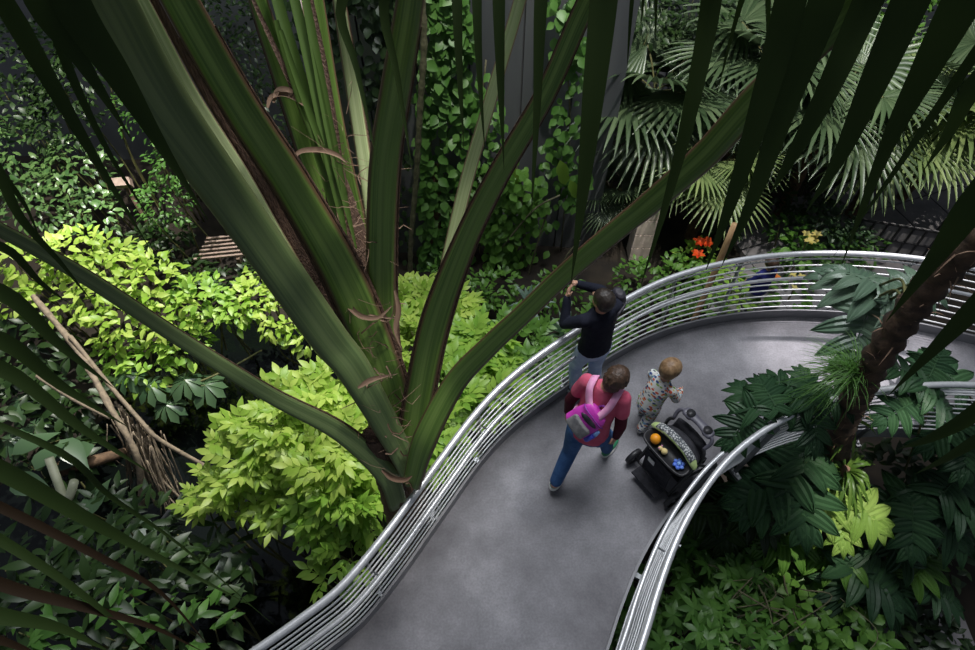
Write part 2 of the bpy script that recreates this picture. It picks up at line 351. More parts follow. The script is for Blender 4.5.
def strip(name, m, A, B, z0, z1):
    mb = MB(); n = len(A); vs = []
    for a, b_ in zip(A, B): vs += [V((a.x, a.y, z1)), V((b_.x, b_.y, z1)), V((a.x, a.y, z0)), V((b_.x, b_.y, z0))]
    fs = []
    for i in range(n - 1):
        q = 4 * i; fs += [(q, q + 1, q + 5, q + 4), (q + 2, q + 6, q + 7, q + 3), (q, q + 4, q + 6, q + 2), (q + 1, q + 3, q + 7, q + 5)]
    fs += [(0, 2, 3, 1), (4 * n - 4, 4 * n - 3, 4 * n - 1, 4 * n - 2)]
    mb.add(vs, fs); return tag(mb.build(name, m, smooth=False), kind='structure')
def offset(P, d):
    out = []
    for i, p in enumerate(P):
        t = (P[min(i + 1, len(P) - 1)] - P[max(i - 1, 0)]).normalized(); out.append(p + V((-t.y, t.x, 0)) * d)
    return out
strip('floor', M['deck'], SL, SR, -0.22, 0.0)
OL = [p - offset(SL, -0.0)[i] + offset(SL, -0.09)[i] for i, p in enumerate(SL)]
strip('trim_1', M['curb'], SL, offset(SL, -0.022), -0.02, 0.115)
strip('trim_2', M['curb'], SR, offset(SR, 0.022), -0.02, 0.06)

def railing(label, P, side, posts, qo, bo, nb=10, group=None):
    """P: ground edge line; side: sign that points outward"""
    P = resample(P, step=0.05); Q = offset(P, side * qo); H = offset(P, side * (qo - .085)); B0 = offset(P, side * bo)
    root = empty('railing', Q[0], label, 'railing')
    z = lambda A, h: [p + V((0, 0, h)) for p in A]
    MB().tube(z(Q, 0.905), 0.026, 10).build('top_rail', M['steel'], root)
    MB().tube(z(H, 0.66), 0.017, 10).build('handrail', M['steel'], root)
    for k in range(nb):
        q_ = k / (nb - 1); MB().tube([a.lerp(c, q_) + V((0, 0, 0.06 + 0.77 * q_)) for a, c in zip(B0, Q)], 0.0075, 6).build('bar', M['bar'], root)
    for i in posts:
        i = min(max(i, 1), len(Q) - 2); p = Q[i]; t = (Q[i + 1] - Q[i - 1]).normalized(); n_ = V((-t.y, t.x, 0)) * side
        bq = B0[i]; ax_ = (p - bq) + V((0, 0, .88)); m_ = MB(); m_.box(bq + ax_ * .43 + n_ * 0.026, t * 0.006, n_ * 0.018, ax_ * .55)
        m_.tube([p - n_ * .02 + V((0, 0, 0.63)), p - n_ * 0.06 + V((0, 0, 0.63)), H[i] + V((0, 0, 0.645))], 0.008, 6)
        m_.box((p + P[i]) / 2 + V((0, 0, -0.12)), t * 0.02, n_ * 0.09, V((0, 0, 0.02)))
        m_.build('post', M['post'], root, smooth=False)
    return root
def nearest(P, q): return min(range(len(P)), key=lambda i: (P[i].xy - q.xy).length)
PL = resample(SL, step=0.05); PR = resample(SR, step=0.05)
railing('long curved steel railing with thin bars along the outer edge of the walkway', SL, 1,
        [nearest(PL, at(u, v)) for u, v in ((300, 690), (381, 594), (490, 466), (570, 386), (653, 327), (716, 315), (870, 312), (1010, 345))], .03, .005)
railing('steel railing on the inner bend beside the stroller, top rail bending around big lobed leaves', SR, -1,
        [nearest(PR, at(u, v)) for u, v in ((600, 690), (640, 572), (735, 460), (860, 428), (1010, 434))], .105, .05)

# walls
def panel_wall(name, x0, x1, y, z0, z1, step, m, yaw=0):
    mb = MB(); c = V(((x0 + x1) / 2, y, 0)); rot = Matrix.Rotation(yaw, 3, 'Z'); w = x1 - x0
    n = max(1, int(w / step))
    for i in range(n):
        a = -w / 2 + w * i / n; b_ = -w / 2 + w * (i + 1) / n
        mb.box(c + rot @ V(((a + b_) / 2, 0, (z0 + z1) / 2)), rot @ V(((b_ - a) / 2 - 0.012, 0, 0)), rot @ V((0, 0.06, 0)), V((0, 0, (z1 - z0) / 2)))
    mb.box(c + rot @ V((0, 0.09, (z0 + z1) / 2)), rot @ V((w / 2, 0, 0)), rot @ V((0, 0.05, 0)), V((0, 0, (z1 - z0) / 2)))
    return tag(mb.build(name, m, smooth=False), kind='structure')
panel_wall('wall_back', -2.2, 1.75, 7.4, GZ - 0.3, 4.2, 0.62, M['wallp'])
panel_wall('wall_left', -10, -2.1, 9.6, GZ - 0.3, 4.2, 1.2, M['wallp'])
panel_wall('wall_right', 1.5, 11.5, 10.4, GZ - 0.3, 4.2, 1.1, M['wallp'])
# paths on the lower level
mb = MB()
for cx, cy, w, h, yaw in ((6.6, 7.6, 2.6, 1.1, 0.35),):
    rot = Matrix.Rotation(yaw, 3, 'Z')
    for i in range(7):
        for j in range(3):
            c = V((cx, cy, GZ + 0.16)) + rot @ V((-w + 2 * w * (i + 0.5) / 7, -h + 2 * h * (j + 0.5) / 3, 0))
            mb.box(c, rot @ V((w / 7 - 0.012, 0, 0)), rot @ V((0, h / 3 - 0.012, 0)), V((0, 0, 0.06)))
tag(mb.build('path', M['paving'], smooth=False), kind='structure')
mb = MB()
for i in range(4):
    for j in range(3):
        c = V((3.6 + 0.62 * i, 5.6 + 0.5 * j, GZ + 0.14)); mb.box(c, V((0.3, 0, 0)), V((0, 0.24, 0)), V((0, 0, 0.06)))
tag(mb.build('pavement', M['paving'], smooth=False), kind='structure')
mb = MB()
for i in range(4):
    for j in range(3):
        mb.box(V((3.1 + 0.62 * i, 0.15 + 0.62 * j, GZ + 0.14)), V((0.3, 0, 0)), V((0, 0.3, 0)), V((0, 0, 0.06)))
tag(mb.build('footpath', M['paving'], smooth=False), kind='structure')
# ------------------------------------------------------------------ the giant palm
def dirs_of(P, i): return (P[min(i + 1, len(P) - 1)] - P[max(i - 1, 0)]).normalized()
C0 = pt(402, 478, 4.75)
palm = empty('giant_palm', V((C0.x - 0.15, C0.y + 0.05, GZ)), 'giant palm with thick green stalks and huge leaflets rising beside the walkway railing', 'palm')
mb = MB(); tp = [V((C0.x - 0.15, C0.y + 0.05, GZ - 0.2)), V((C0.x - 0.10, C0.y + 0.08, -1)), C0 + V((-0.03, 0.05, -0.2)), pt(398, 455, 4.85)]
tp = resample(spline(tp, 8), n=30)
mb.tube(tp, [0.17 + 0.012 * (i % 2) for i in range(30)], 16); mb.build('trunk', M['bark'], palm)
mb = MB(); cp = resample(spline([pt(398, 480, 4.8), pt(388, 410, 4.7), pt(366, 300, 4.4), pt(345, 220, 4.12), pt(332, 165, 3.98), pt(322, 130, 3.92)], 6), n=26)
mb.tube(cp, [0.16 - 0.030 * i / 25 - max(0, i - 16) * .011 + 0.006 * (i % 2) for i in range(26)], 14); mb.build('sheath', M['sheath'], palm)
ax_cam = V((0, -0.2, 1))
def petiole(spec, m, thick=0.5, margin=None, mside=(1, -1), name='frond', chan=0.35):
    P = spline([pt(u, v, d) for u, v, d, w in spec], 7); n = len(P)
    W = []; k = len(spec)
    for i in range(n):
        q = min(i / 7, k - 1.0001); a = int(q); f = q - a
        W.append((spec[a][3] * spec[a][2] * (1 - f) + spec[a + 1][3] * spec[a + 1][2] * f) / F)
    mb = MB(); mg = MB(); rings = []; A = []; B_ = []; nn = 16
    vs, fs = [], []
    for i, p in enumerate(P):
        t = dirs_of(P, i)
        if i == 0: up = (UPZ * 0.6 + (CAM - P[n // 2]).normalized()).normalized()
        nr = (up - t * up.dot(t)).normalized(); sd = t.cross(nr); up = nr
        A.append((p, sd, nr, W[i]))
        for j in range(nn):
            an = 2 * PI * j / nn; x = math.cos(an); y = math.sin(an)
            yy = y * thick if y < 0 else y * 0.42 - chan * 0.42 * max(0, 1 - (x * 1.5) ** 2)
            vs.append(p + sd * (x * W[i] / 2) + nr * (yy * W[i] * 0.5 + 0.06 * W[i]))
    for i in range(n - 1):
        for j in range(nn): fs.append((i * nn + j, i * nn + (j + 1) % nn, (i + 1) * nn + (j + 1) % nn, (i + 1) * nn + j))
    fs.append(tuple(range(nn - 1, -1, -1))); fs.append(tuple((n - 1) * nn + j for j in range(nn)))
    mb.add(vs, fs); o = mb.build(name, m, palm); uvl = o.data.uv_layers.new(name='UVMap'); run = [0.0]
    for i in range(1, n): run.append(run[-1] + (P[i] - P[i - 1]).length)
    for lp in o.data.loops:
        i, j = divmod(lp.vertex_index, nn); uvl.data[lp.index].uv = (math.cos(2 * PI * j / nn) * .5 + .5, run[i])
    if margin:
        for s_ in mside:
            vs, fs = [], []; L_ = int(n * 0.8)
            for i in range(L_):
                p, sd, nr, w = A[i]; ww = w * 0.13 * (1 - 0.6 * i / L_); e = p + sd * (s_ * w * 0.49) + nr * (0.06 * w)
                for x, y in ((-0.6, 0.35), (0.8, 0.25), (0.8, -0.5), (-0.2, -0.6)): vs.append(e + sd * (s_ * x * ww) + nr * (y * ww))
            for i in range(L_ - 1):
                for j in range(4): fs.append((4 * i + j, 4 * i + (j + 1) % 4, 4 * i + 4 + (j + 1) % 4, 4 * i + 4 + j))
            fs += [(0, 1, 2, 3), (4 * L_ - 4, 4 * L_ - 1, 4 * L_ - 2, 4 * L_ - 3)]
            MB().add(vs, fs).build('margin', margin, o)
    return o
P1 = petiole([(414, 482, 4.5, 18), (394, 440, 4.35, 25), (354, 370, 4.0, 34), (325, 333, 3.8, 38), (242, 215, 3.1, 44), (160, 100, 2.4, 54), (104, 0, 1.9, 60), (50, -100, 1.5, 60)], M['petiolegrey'], 0.5)
P2 = petiole([(402, 460, 4.65, 30), (385, 380, 4.35, 40), (348, 285, 3.9, 40), (295, 190, 3.35, 37), (240, 105, 2.8, 36), (180, 0, 2.3, 36), (140, -80, 2.0, 36)], M['petiole'], 0.6, M['sheath'])
P3 = petiole([(376, 400, 4.9, 12), (294, 264, 4.35, 13), (243, 175, 3.95, 14), (193, 95, 3.55, 13), (143, 0, 3.05, 12), (104, -70, 2.75, 11)], M['petiolepale'], 0.5)
P3b = petiole([(384, 405, 4.85, 12), (306, 262, 4.4, 14), (257, 172, 4.0, 14), (206, 90, 3.6, 12), (155, 0, 3.1, 9), (115, -70, 2.8, 8)], M['sheath'], 0.5)
P4 = petiole([(388, 430, 4.85, 20), (366, 330, 4.7, 22), (334, 230, 4.4, 22), (300, 130, 4.05, 20), (258, 0, 3.5, 19), (234, -80, 3.3, 18)], M['petiole'], 0.6, M['sheath'], (-1,))
P5 = petiole([(386, 400, 4.85, 26), (362, 260, 4.65, 25), (336, 130, 4.3, 19), (316, 0, 3.9, 16), (306, -80, 3.7, 14)], M['petiole'], 0.7)
P6 = petiole([(384, 310, 4.7, 14), (370, 200, 4.4, 15), (354, 95, 4.1, 15), (339, 0, 3.7, 13), (330, -70, 3.5, 12)], M['petiolepale'], 0.5, M['sheath'], (1,))
P7 = petiole([(400, 455, 4.6, 32), (385, 360, 4.3, 30), (381, 280, 4.0, 30), (384, 170, 3.4, 31), (397, 80, 2.9, 31), (410, 0, 2.4, 28), (418, -80, 2.1, 26)], M['petiole'], 0.7, M['sheath'], (1,))
P8 = petiole([(408, 472, 4.6, 30), (421, 390, 4.3, 28), (437, 318, 4.0, 28), (466, 240, 3.6, 23), (500, 172, 3.2, 21), (545, 95, 2.8, 20), (588, 0, 2.4, 20), (640, -90, 1.9, 18), (540, -130, 1.8, 12), (440, -110, 1.8, 8)], M['petiole'], 0.7, M['sheath'], (-1, 1))
P9 = petiole([(425, 400, 4.7, 13), (440, 300, 4.55, 13), (463, 195, 4.2, 14), (489, 105, 3.8, 13), (520, 0, 3.4, 13), (540, -80, 3.1, 12)], M['petiolepale'], 0.5)
P10 = petiole([(412, 484, 4.45, 20), (425, 440, 4.2, 26), (455, 383, 4.0, 23), (489, 346, 3.75, 21), (523, 314, 3.5, 20), (557, 281, 3.25, 20), (591, 251, 3.0, 21), (625, 223, 2.8, 22), (650, 203, 2.65, 24), (705, 155, 2.3, 28), (760, 95, 1.95, 31), (850, 10, 1.6, 32), (920, -70, 1.45, 28), (1000, -90, 1.4, 22), (1050, 20, 1.4, 18), (1060, 180, 1.45, 14), (1060, 420, 1.5, 9)], M['petiole'], 0.75)
P11 = petiole([(398, 505, 4.7, 20), (385, 473, 4.5, 22), (340, 432, 4.2, 19), (270, 395, 3.8, 16), (180, 339, 3.3, 15), (90, 280, 2.7, 15), (0, 230, 2.2, 14), (-70, 200, 1.9, 14), (-90, 330, 1.8, 12), (-90, 480, 1.75, 10), (-80, 640, 1.7, 7)], M['petiolegrey'], 0.6, M['sheath'], (1,))
# a cut stalk, hollow at the end
mb = MB(); sp_ = spline([pt(398, 500, 4.75), pt(386, 468, 4.6), pt(374, 434, 4.35)], 6)
mb.tube(sp_, [0.085 + 0.0 * i for i in range(len(sp_))], 14, caps=False); mb.tube([sp_[-1], sp_[-1] + (sp_[-1] - sp_[-4]) * 0.05, sp_[-3]], [0.085, 0.07, 0.06], 14, caps=True)
tag(mb.build('cut_stalk', M['sheath'], palm), 'short brown cut stalk with a hollow end')
# spear of unopened leaflets beside the upright stalks
spr = MB().tube([pt(372, 300, 4.75), pt(342, 190, 4.1), pt(312, 80, 3.85), pt(290, -60, 3.7)], [0.035, 0.035, 0.03, 0.02], 8).build('frond', M['petiole'], palm)
R = random.Random(3)
for (u0, v0), (u1, v1), w, m_ in (((340, 235), (268, -40), 12, 'spear'), ((350, 250), (286, -40), 11, 'spear'), ((334, 205), (276, 20), 7, 'spear'), ((350, 210), (302, -50), 5, 'sheath'),
                                  ((346, 225), (282, 30), 6, 'spear'), ((356, 250), (296, -40), 9, 'spear'), ((334, 190), (250, -10), 5, 'sheath')):
    pp = [pt(u0 + (u1 - u0) * k / 7 + math.sin(k * 0.8 + w) * 1.5, v0 + (v1 - v0) * k / 7, 3.84 - 0.40 * k / 7) for k in range(8)]
    MB().strap(pp, [w * 4.0 / F * q for q in (.15, .6, 1, 1, 1, 0.9, 0.8, 0.6)], V((0.2, -0.6, 0.9)), 0.5).build('leaflet', M[m_], spr)
# fibres and peeling brown sheath strips round the crown
mb = MB()
for i in range(150):
    t = R.random(); u = 336 + 62 * t + R.gauss(0, 10); v = 150 + 300 * t + R.gauss(0, 22); d = 3.72 + .62 * t + R.uniform(-0.1, 0.1)
    p = pt(u, v, d); a = V((R.uniform(-1, 1), R.uniform(-0.5, 0.5), R.uniform(-1.0, 0.7))).normalized(); b_ = rnd_dir(R)
    L = R.uniform(0.08, 0.30); pts_ = [p + a * (L * k / 6) + b_ * (0.35 * L * math.sin(k / 6 * PI * R.uniform(0.8, 1.4))) for k in range(7)]
    w = R.choice((0.003, 0.004, 0.006, 0.010))
    mb.strap(pts_, [w, w, w, w * 0.9, w * 0.8, w * 0.5, w * 0.2], V((0, -0.5, 1)), 0.6)
for cl in ([(293, 160), (302, 152), (322, 151), (338, 156), (347, 163)], [(268, 108), (272, 98), (285, 95), (300, 102), (312, 112)], [(274, 103), (279, 91), (291, 92), (288, 99)],
           [(336, 295), (345, 302), (360, 316), (378, 318), (392, 306)], [(395, 290), (399, 310), (396, 330), (402, 350)], [(382, 470), (392, 478), (405, 480), (412, 476)], [(358, 388), (372, 380), (388, 376)]):
    pp = spline([pt(u, v, 3.95 if v > 180 else 3.62) for u, v in cl], 4); k = len(pp)
    mb.strap(pp, [0.030 * math.sin(PI * (0.12 + 0.86 * i / (k - 1))) + 0.004 for i in range(k)], V((0, -0.4, 1)), 0.8)
mb.build('palm_fibre', M['fibre'], palm)

LW = 0.74
def leaflet(fr, uv, w, d0, d1, m='leaflet', tw=0.0):
    k = len(uv); P = spline([pt(u, v, d0 + (d1 - d0) * i / (k - 1)) for i, (u, v) in enumerate(uv)], 5); n = len(P)
    wm = w * (d0 * 0.6 + d1 * 0.4) / F * LW; ws = []
    for i in range(n):
        t = i / (n - 1); ws.append(wm * (0.72 + 0.28 * min(1, t * 4)) * (1 if t < 0.25 else max(0.02, (1 - ((t - 0.25) / 0.75) ** 1.35))))
    up = (CAM - P[n // 3]).normalized() + V((tw, 0, tw * 0.5))
    MB().strap(P, ws, up, 0.22).build('leaflet', M[m], fr)
for uv, w, d0, d1 in (([(712, -75), (711, 0), (690, 110), (667, 200), (640, 288)], 27, 1.75, 2.2), ([(800, -75), (790, 0), (757, 120), (728, 210), (706, 270)], 40, 1.4, 1.9),
                      ([(845, -60), (826, 0), (787, 100), (752, 200), (722, 265)], 44, 1.4, 1.85), ([(900, -70), (868, 0), (825, 95), (790, 160), (770, 194)], 38, 1.42, 1.8),
                      ([(945, -78), (910, 0), (870, 90), (838, 160), (806, 212)], 46, 1.35, 1.8), ([(1000, -80), (962, 0), (925, 70), (885, 150), (842, 264)], 48, 1.35, 1.85),
                      ([(1040, -30), (985, 40), (935, 112), (885, 185), (832, 258)], 15, 1.4, 1.85), ([(1050, 10), (975, 85), (950, 130), (924, 170)], 28, 1.4, 1.8),
                      ([(1060, 110), (975, 203), (935, 258), (886, 322)], 42, 1.45, 1.9), ([(1060, 230), (985, 298), (935, 348), (888, 396)], 30, 1.45, 1.9),
                      ([(1060, 330), (985, 405), (935, 436), (898, 449)], 24, 1.5, 1.9), ([(1060, 400), (985, 436), (945, 459), (915, 474)], 17, 1.5, 1.9),
                      ([(770, -85), (748, -20), (733, 30), (716, 98)], 10, 1.8, 2.1), ([(790, -85), (770, -20), (768, 30), (766, 64)], 9, 1.8, 2.1)):
    leaflet(P10, uv, w, d0, d1, tw=0.15)
for uv, w, d0, d1 in (([(455, -112), (457, 0), (460, 80), (464, 152)], 15, 1.8, 2.0), ([(478, -118), (477, 0), (480, 80), (485, 152)], 14, 1.8, 2.0), ([(500, -122), (499, 0), (501, 90), (504, 170)], 18, 1.8, 2.05),
                      ([(550, -126), (541, 0), (537, 110), (531, 220)], 19, 1.8, 2.1), ([(612, -110), (604, 0), (592, 110), (582, 200), (571, 284)], 37, 1.85, 2.25),
                      ([(640, -90), (632, 0), (629, 40), (627, 70)], 6, 1.9, 2.1), ([(655, -80), (656, 0), (655, 45)], 6, 1.9, 2.1), ([(645, -86), (643, 0), (640, 30)], 5, 1.9, 2.1)):
    leaflet(P8, uv, w, d0, d1, tw=-0.1)
for uv, w, d0, d1 in (([(400, -70), (342, 0), (357, 70), (378, 165)], 15, 2.15, 2.4), ([(415, -60), (384, 0), (398, 80), (413, 175)], 15, 2.1, 2.4)):
    leaflet(P7, uv, w, d0, d1)
for uv, w, d0, d1 in (([(-40, -70), (16, 22), (58, 95), (102, 170), (152, 252)], 26, 1.6, 2.3), ([(40, -85), (55, 30), (102, 140), (153, 224)], 15, 1.6, 2.3), ([(45, -95), (70, 0), (118, 75), (158, 140), (208, 220)], 46, 1.5, 2.3),
                      ([(20, -95), (40, 0), (82, 62), (132, 140)], 40, 1.5, 2.0)):
    leaflet(P1, uv, w, d0, d1)
for uv, w, d0, d1, m_ in (([(-85, 210), (-20, 150), (20, 217), (60, 262), (94, 304)], 15, 1.9, 2.5, 'leaflet'), ([(-80, 205), (-20, 150), (0, 172), (25, 205), (43, 246)], 13, 1.9, 2.5, 'leaflet'), ([(-88, 240), (0, 246), (40, 282), (70, 304)], 13, 1.9, 2.4, 'leaflet'),
                         ([(-90, 290), (0, 292), (60, 345), (114, 388)], 24, 1.85, 2.3, 'leaflet'), ([(-90, 330), (0, 340), (60, 385), (128, 427)], 24, 1.85, 2.3, 'leaflet'), ([(-90, 360), (0, 368), (80, 427), (152, 474)], 22, 1.85, 2.3, 'leaflet'),
                         ([(-90, 430), (0, 470), (80, 515), (150, 553), (252, 606)], 24, 1.8, 2.4, 'leaflet'), ([(-88, 470), (0, 507), (90, 552), (160, 592), (212, 650)], 13, 1.8, 2.3, 'leafletdry'),
                         ([(-82, 545), (0, 584), (80, 606), (150, 626), (204, 652)], 16, 1.75, 2.2, 'leafletdry'), ([(-90, 390), (60, 452), (110, 496), (180, 545), (275, 626)], 9, 1.8, 2.6, 'leaflet'),
                         ([(-80, 600), (0, 616), (60, 628), (116, 655)], 22, 1.7, 2.0, 'leaflet'), ([(-85, 500), (0, 540), (90, 600), (150, 655)], 15, 1.75, 2.1, 'leaflet'), ([(-80, 620), (0, 640), (60, 665)], 14, 1.7, 1.9, 'leafletdry')):
    leaflet(P11, uv, w, d0, d1, m_)

# ------------------------------------------------------------------ shrubs
def shrub(name, label, blobs, n, L, m, cat='shrub', kind='leaf', seed=1, sm='stem', droop=0.3, aspect=0.5, stems=10, group=None, base=None, up_bias=0.35):
    R = random.Random(seed); B_ = [(at(u, v, z), r) for u, v, z, r in blobs]
    b0 = base or V((B_[0][0].x, B_[0][0].y, GZ)); root = empty(name, b0, label, cat, group)
    mb = MB(); st = MB(); wts = [r ** 2 for _, r in B_]; tot = sum(wts)
    for c, r in B_:
        for k in range(max(1, stems // len(B_))):
            g = V((b0.x + R.uniform(-.1, .1), b0.y + R.uniform(-.1, .1), GZ - 0.05)) if len(B_) < 3 else V((c.x + R.uniform(-.15, .15), c.y + R.uniform(-.15, .15), GZ - 0.05))
            e = c + rnd_dir(R) * r * 0.75; mid = g.lerp(e, 0.55) + rnd_dir(R) * 0.12
            st.tube(spline([g, mid, e], 5), [0.016 - 0.010 * i / 10 for i in range(11)], 5)
    st.build('stem', M[sm], root)
    for i in range(n):
        q = R.random() * tot; j = 0
        while q > wts[j] and j < len(wts) - 1: q -= wts[j]; j += 1
        c, r = B_[j]; o = rnd_dir(R)
        if o.z < -0.35: o.z = -o.z
        p = c + V((o.x, o.y, o.z * 0.8)) * (r * (0.55 + 0.5 * R.random() ** 0.6))
        d = (o + rnd_dir(R) * 0.8 + V((0, 0, -0.25))).normalized()
        if abs(d.z) > 0.75: d.z *= 0.5; d.normalize()
        up = (UPZ + o * 0.4 + rnd_dir(R) * up_bias).normalized()
        l = L * R.uniform(0.7, 1.2)
        if kind == 'leaf': mb.leaf(p, d, up, l, l * aspect, droop, 0.22)
        elif kind == 'pinnate':
            sd = d.cross(up).normalized(); nr = sd.cross(d); mb.tube([p - d * l * 0.3, p + d * l * 1.2 - nr * 0.15 * l], 0.003, 4, caps=False)
            for k in range(3):
                for s_ in (-1, 1):
                    q_ = p + d * (l * (0.05 + 0.45 * k)) - nr * (0.05 * l * k); dd = (d * 0.75 + sd * s_ * 0.75 + rnd_dir(R) * 0.12).normalized()
                    mb.leaf(q_, dd, (nr + rnd_dir(R) * 0.15), l * R.uniform(0.75, 1.0), l * 0.42, droop, 0.15)
            mb.leaf(p + d * l * 1.15 - nr * 0.15 * l, d, nr, l, l * 0.42, droop, 0.15)
        elif kind == 'palmate':
            sd = d.cross(up).normalized(); nr = sd.cross(d); mb.tube([p - d * l * 0.9 - nr * l * 0.3, p], 0.0025, 4, caps=False)
            for k in range(6):
                a = 2 * PI * k / 6 + R.uniform(-.2, .2); dd = (d * math.cos(a) + sd * math.sin(a) + nr * -0.1).normalized()
                mb.leaf(p, dd, nr, l * R.uniform(0.6, 0.85), l * 0.30, droop, 0.15)
    mb.build('foliage', M[m], root); return root
# lime shrubs beyond the pond (one after another along the bank)
lime = 'lime green bushes along the far pond bank'
shrub('bush', 'lime green bush at the end of the pond bank, under the lowest long stalk', [(28, 262, -1.3, .32), (75, 252, -1.2, .36), (55, 300, -1.6, .34), (18, 300, -1.6, .3)], 330, .15, 'lime', seed=11, group=lime)
shrub('bush', 'lime green bush with the brightest rounded leaves on the far pond bank', [(110, 268, -1.25, .42), (150, 284, -1.25, .42), (125, 320, -1.5, .40), (170, 320, -1.5, .36), (95, 300, -1.4, .3)], 560, .15, 'lime', seed=12, group=lime)
shrub('bush', 'lime green bush trailing low over the dark water from the far bank', [(200, 300, -1.4, .36), (232, 310, -1.5, .30), (185, 345, -1.8, .34), (150, 365, -1.9, .33), (120, 352, -1.9, .3)], 460, .14, 'lime2', seed=13, group=lime)
shrub('bush', 'lime green bush below the wooden slats, close to the thick palm stalk', [(255, 300, -1.5, .30), (285, 318, -1.6, .34), (305, 335, -1.7, .28), (262, 282, -1.5, .22)], 330, .14, 'lime', seed=14, group=lime)
# the bright bush beside the palm foot
shrub('bush', 'big bright yellow-green bush of compound leaves beneath the palm crown', [(300, 425, -.35, .42), (345, 400, -.3, .36), (262, 448, -.5, .36), (236, 474, -.7, .26), (330, 455, -.3, .36), (360, 430, -.4, .3)], 430, .135, 'lime', kind='pinnate', seed=21)
shrub('bush', 'small yellow-green sprig with compound leaves hanging over the water by the railing', [(340, 500, -.5, .26), (370, 505, -.5, .24), (322, 520, -.7, .22), (345, 555, -.8, .16), (332, 580, -.9, .10)], 95, .14, 'lime2', kind='pinnate', seed=22)
shrub('bush', 'low yellow-green bush dropping to the grey pipe at the water', [(212, 494, -1.0, .17), (252, 500, -.9, .20), (292, 500, -.8, .20)], 80, .13, 'lime', kind='pinnate', seed=23)
# behind the palm, along the railing
shrub('bush', 'fresh green bush between the palm stalks and the curved railing', [(440, 400, -.7, .36), (470, 360, -.9, .40), (425, 440, -.5, .28), (490, 390, -.8, .3)], 300, .145, 'lime2', kind='pinnate', seed=31)
shrub('bush', 'fresh green bush glimpsed behind the upright palm stalks', [(420, 310, -1.2, .36), (410, 350, -1.0, .34), (450, 320, -1.2, .32), (360, 395, -.8, .25)], 280, .14, 'lime', kind='pinnate', seed=32)
shrub('bush', 'leafy green bush at the railing just below the raised arms', [(540, 385, -1.1, .34), (515, 350, -1.2, .36), (590, 350, -1.3, .3), (570, 400, -1.2, .3)], 240, .13, 'mid', kind='pinnate', seed=33)
shrub('ground_plant', 'low green ground plants on the leaf litter below the panel wall', [(450, 275, -2.2, .34), (495, 290, -2.2, .36), (520, 310, -2.1, .34), (475, 300, -2.2, .34), (560, 290, -2.2, .36)], 520, .11, 'mid', cat='plant', seed=34)
shrub('ground_plant', 'green ground plants under the railing behind the raised arms', [(640, 285, -2.2, .40), (610, 320, -2.1, .38), (680, 280, -2.2, .38), (655, 320, -2.1, .36), (700, 300, -2.2, .36)], 620, .12, 'mid', cat='plant', seed=35)
shrub('ground_plant', 'green leafy plants beyond the railing at the leaning steel post', [(720, 285, -2.2, .32), (700, 262, -2.2, .34), (735, 300, -2.3, .28)], 300, .12, 'lime2', cat='plant', seed=36)
# glossy and dark bushes at the upper corner
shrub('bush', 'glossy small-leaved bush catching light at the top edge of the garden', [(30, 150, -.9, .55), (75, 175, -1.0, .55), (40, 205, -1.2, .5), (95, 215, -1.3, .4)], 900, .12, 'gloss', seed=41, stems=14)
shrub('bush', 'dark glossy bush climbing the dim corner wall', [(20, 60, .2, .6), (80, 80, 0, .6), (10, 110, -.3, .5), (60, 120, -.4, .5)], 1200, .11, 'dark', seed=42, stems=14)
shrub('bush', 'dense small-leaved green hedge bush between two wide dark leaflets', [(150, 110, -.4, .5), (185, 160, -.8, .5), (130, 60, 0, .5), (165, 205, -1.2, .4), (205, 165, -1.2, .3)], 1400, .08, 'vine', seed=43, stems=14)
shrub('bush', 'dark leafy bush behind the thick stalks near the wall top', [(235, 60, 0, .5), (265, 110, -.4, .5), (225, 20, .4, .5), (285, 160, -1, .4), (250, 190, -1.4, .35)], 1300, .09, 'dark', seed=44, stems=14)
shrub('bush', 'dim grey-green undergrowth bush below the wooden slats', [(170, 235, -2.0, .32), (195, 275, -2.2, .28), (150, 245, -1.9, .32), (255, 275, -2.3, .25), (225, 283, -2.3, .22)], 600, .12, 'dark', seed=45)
# dark lower corner
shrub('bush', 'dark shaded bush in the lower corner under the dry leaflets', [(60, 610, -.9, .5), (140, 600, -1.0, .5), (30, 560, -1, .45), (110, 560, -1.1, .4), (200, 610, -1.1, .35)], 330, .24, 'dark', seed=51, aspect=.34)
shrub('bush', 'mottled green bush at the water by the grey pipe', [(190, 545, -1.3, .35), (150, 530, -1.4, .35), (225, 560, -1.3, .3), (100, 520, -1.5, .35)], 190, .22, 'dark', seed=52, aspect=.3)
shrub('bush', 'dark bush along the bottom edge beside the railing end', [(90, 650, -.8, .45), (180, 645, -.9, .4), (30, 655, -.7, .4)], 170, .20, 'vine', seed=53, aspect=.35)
shrub('bush', 'dark drooping bush beneath the leaning pale branches', [(30, 350, -1.9, .5), (20, 420, -1.7, .5), (75, 400, -1.9, .45), (60, 460, -1.7, .4)], 420, .22, 'dark', seed=54, aspect=.42)

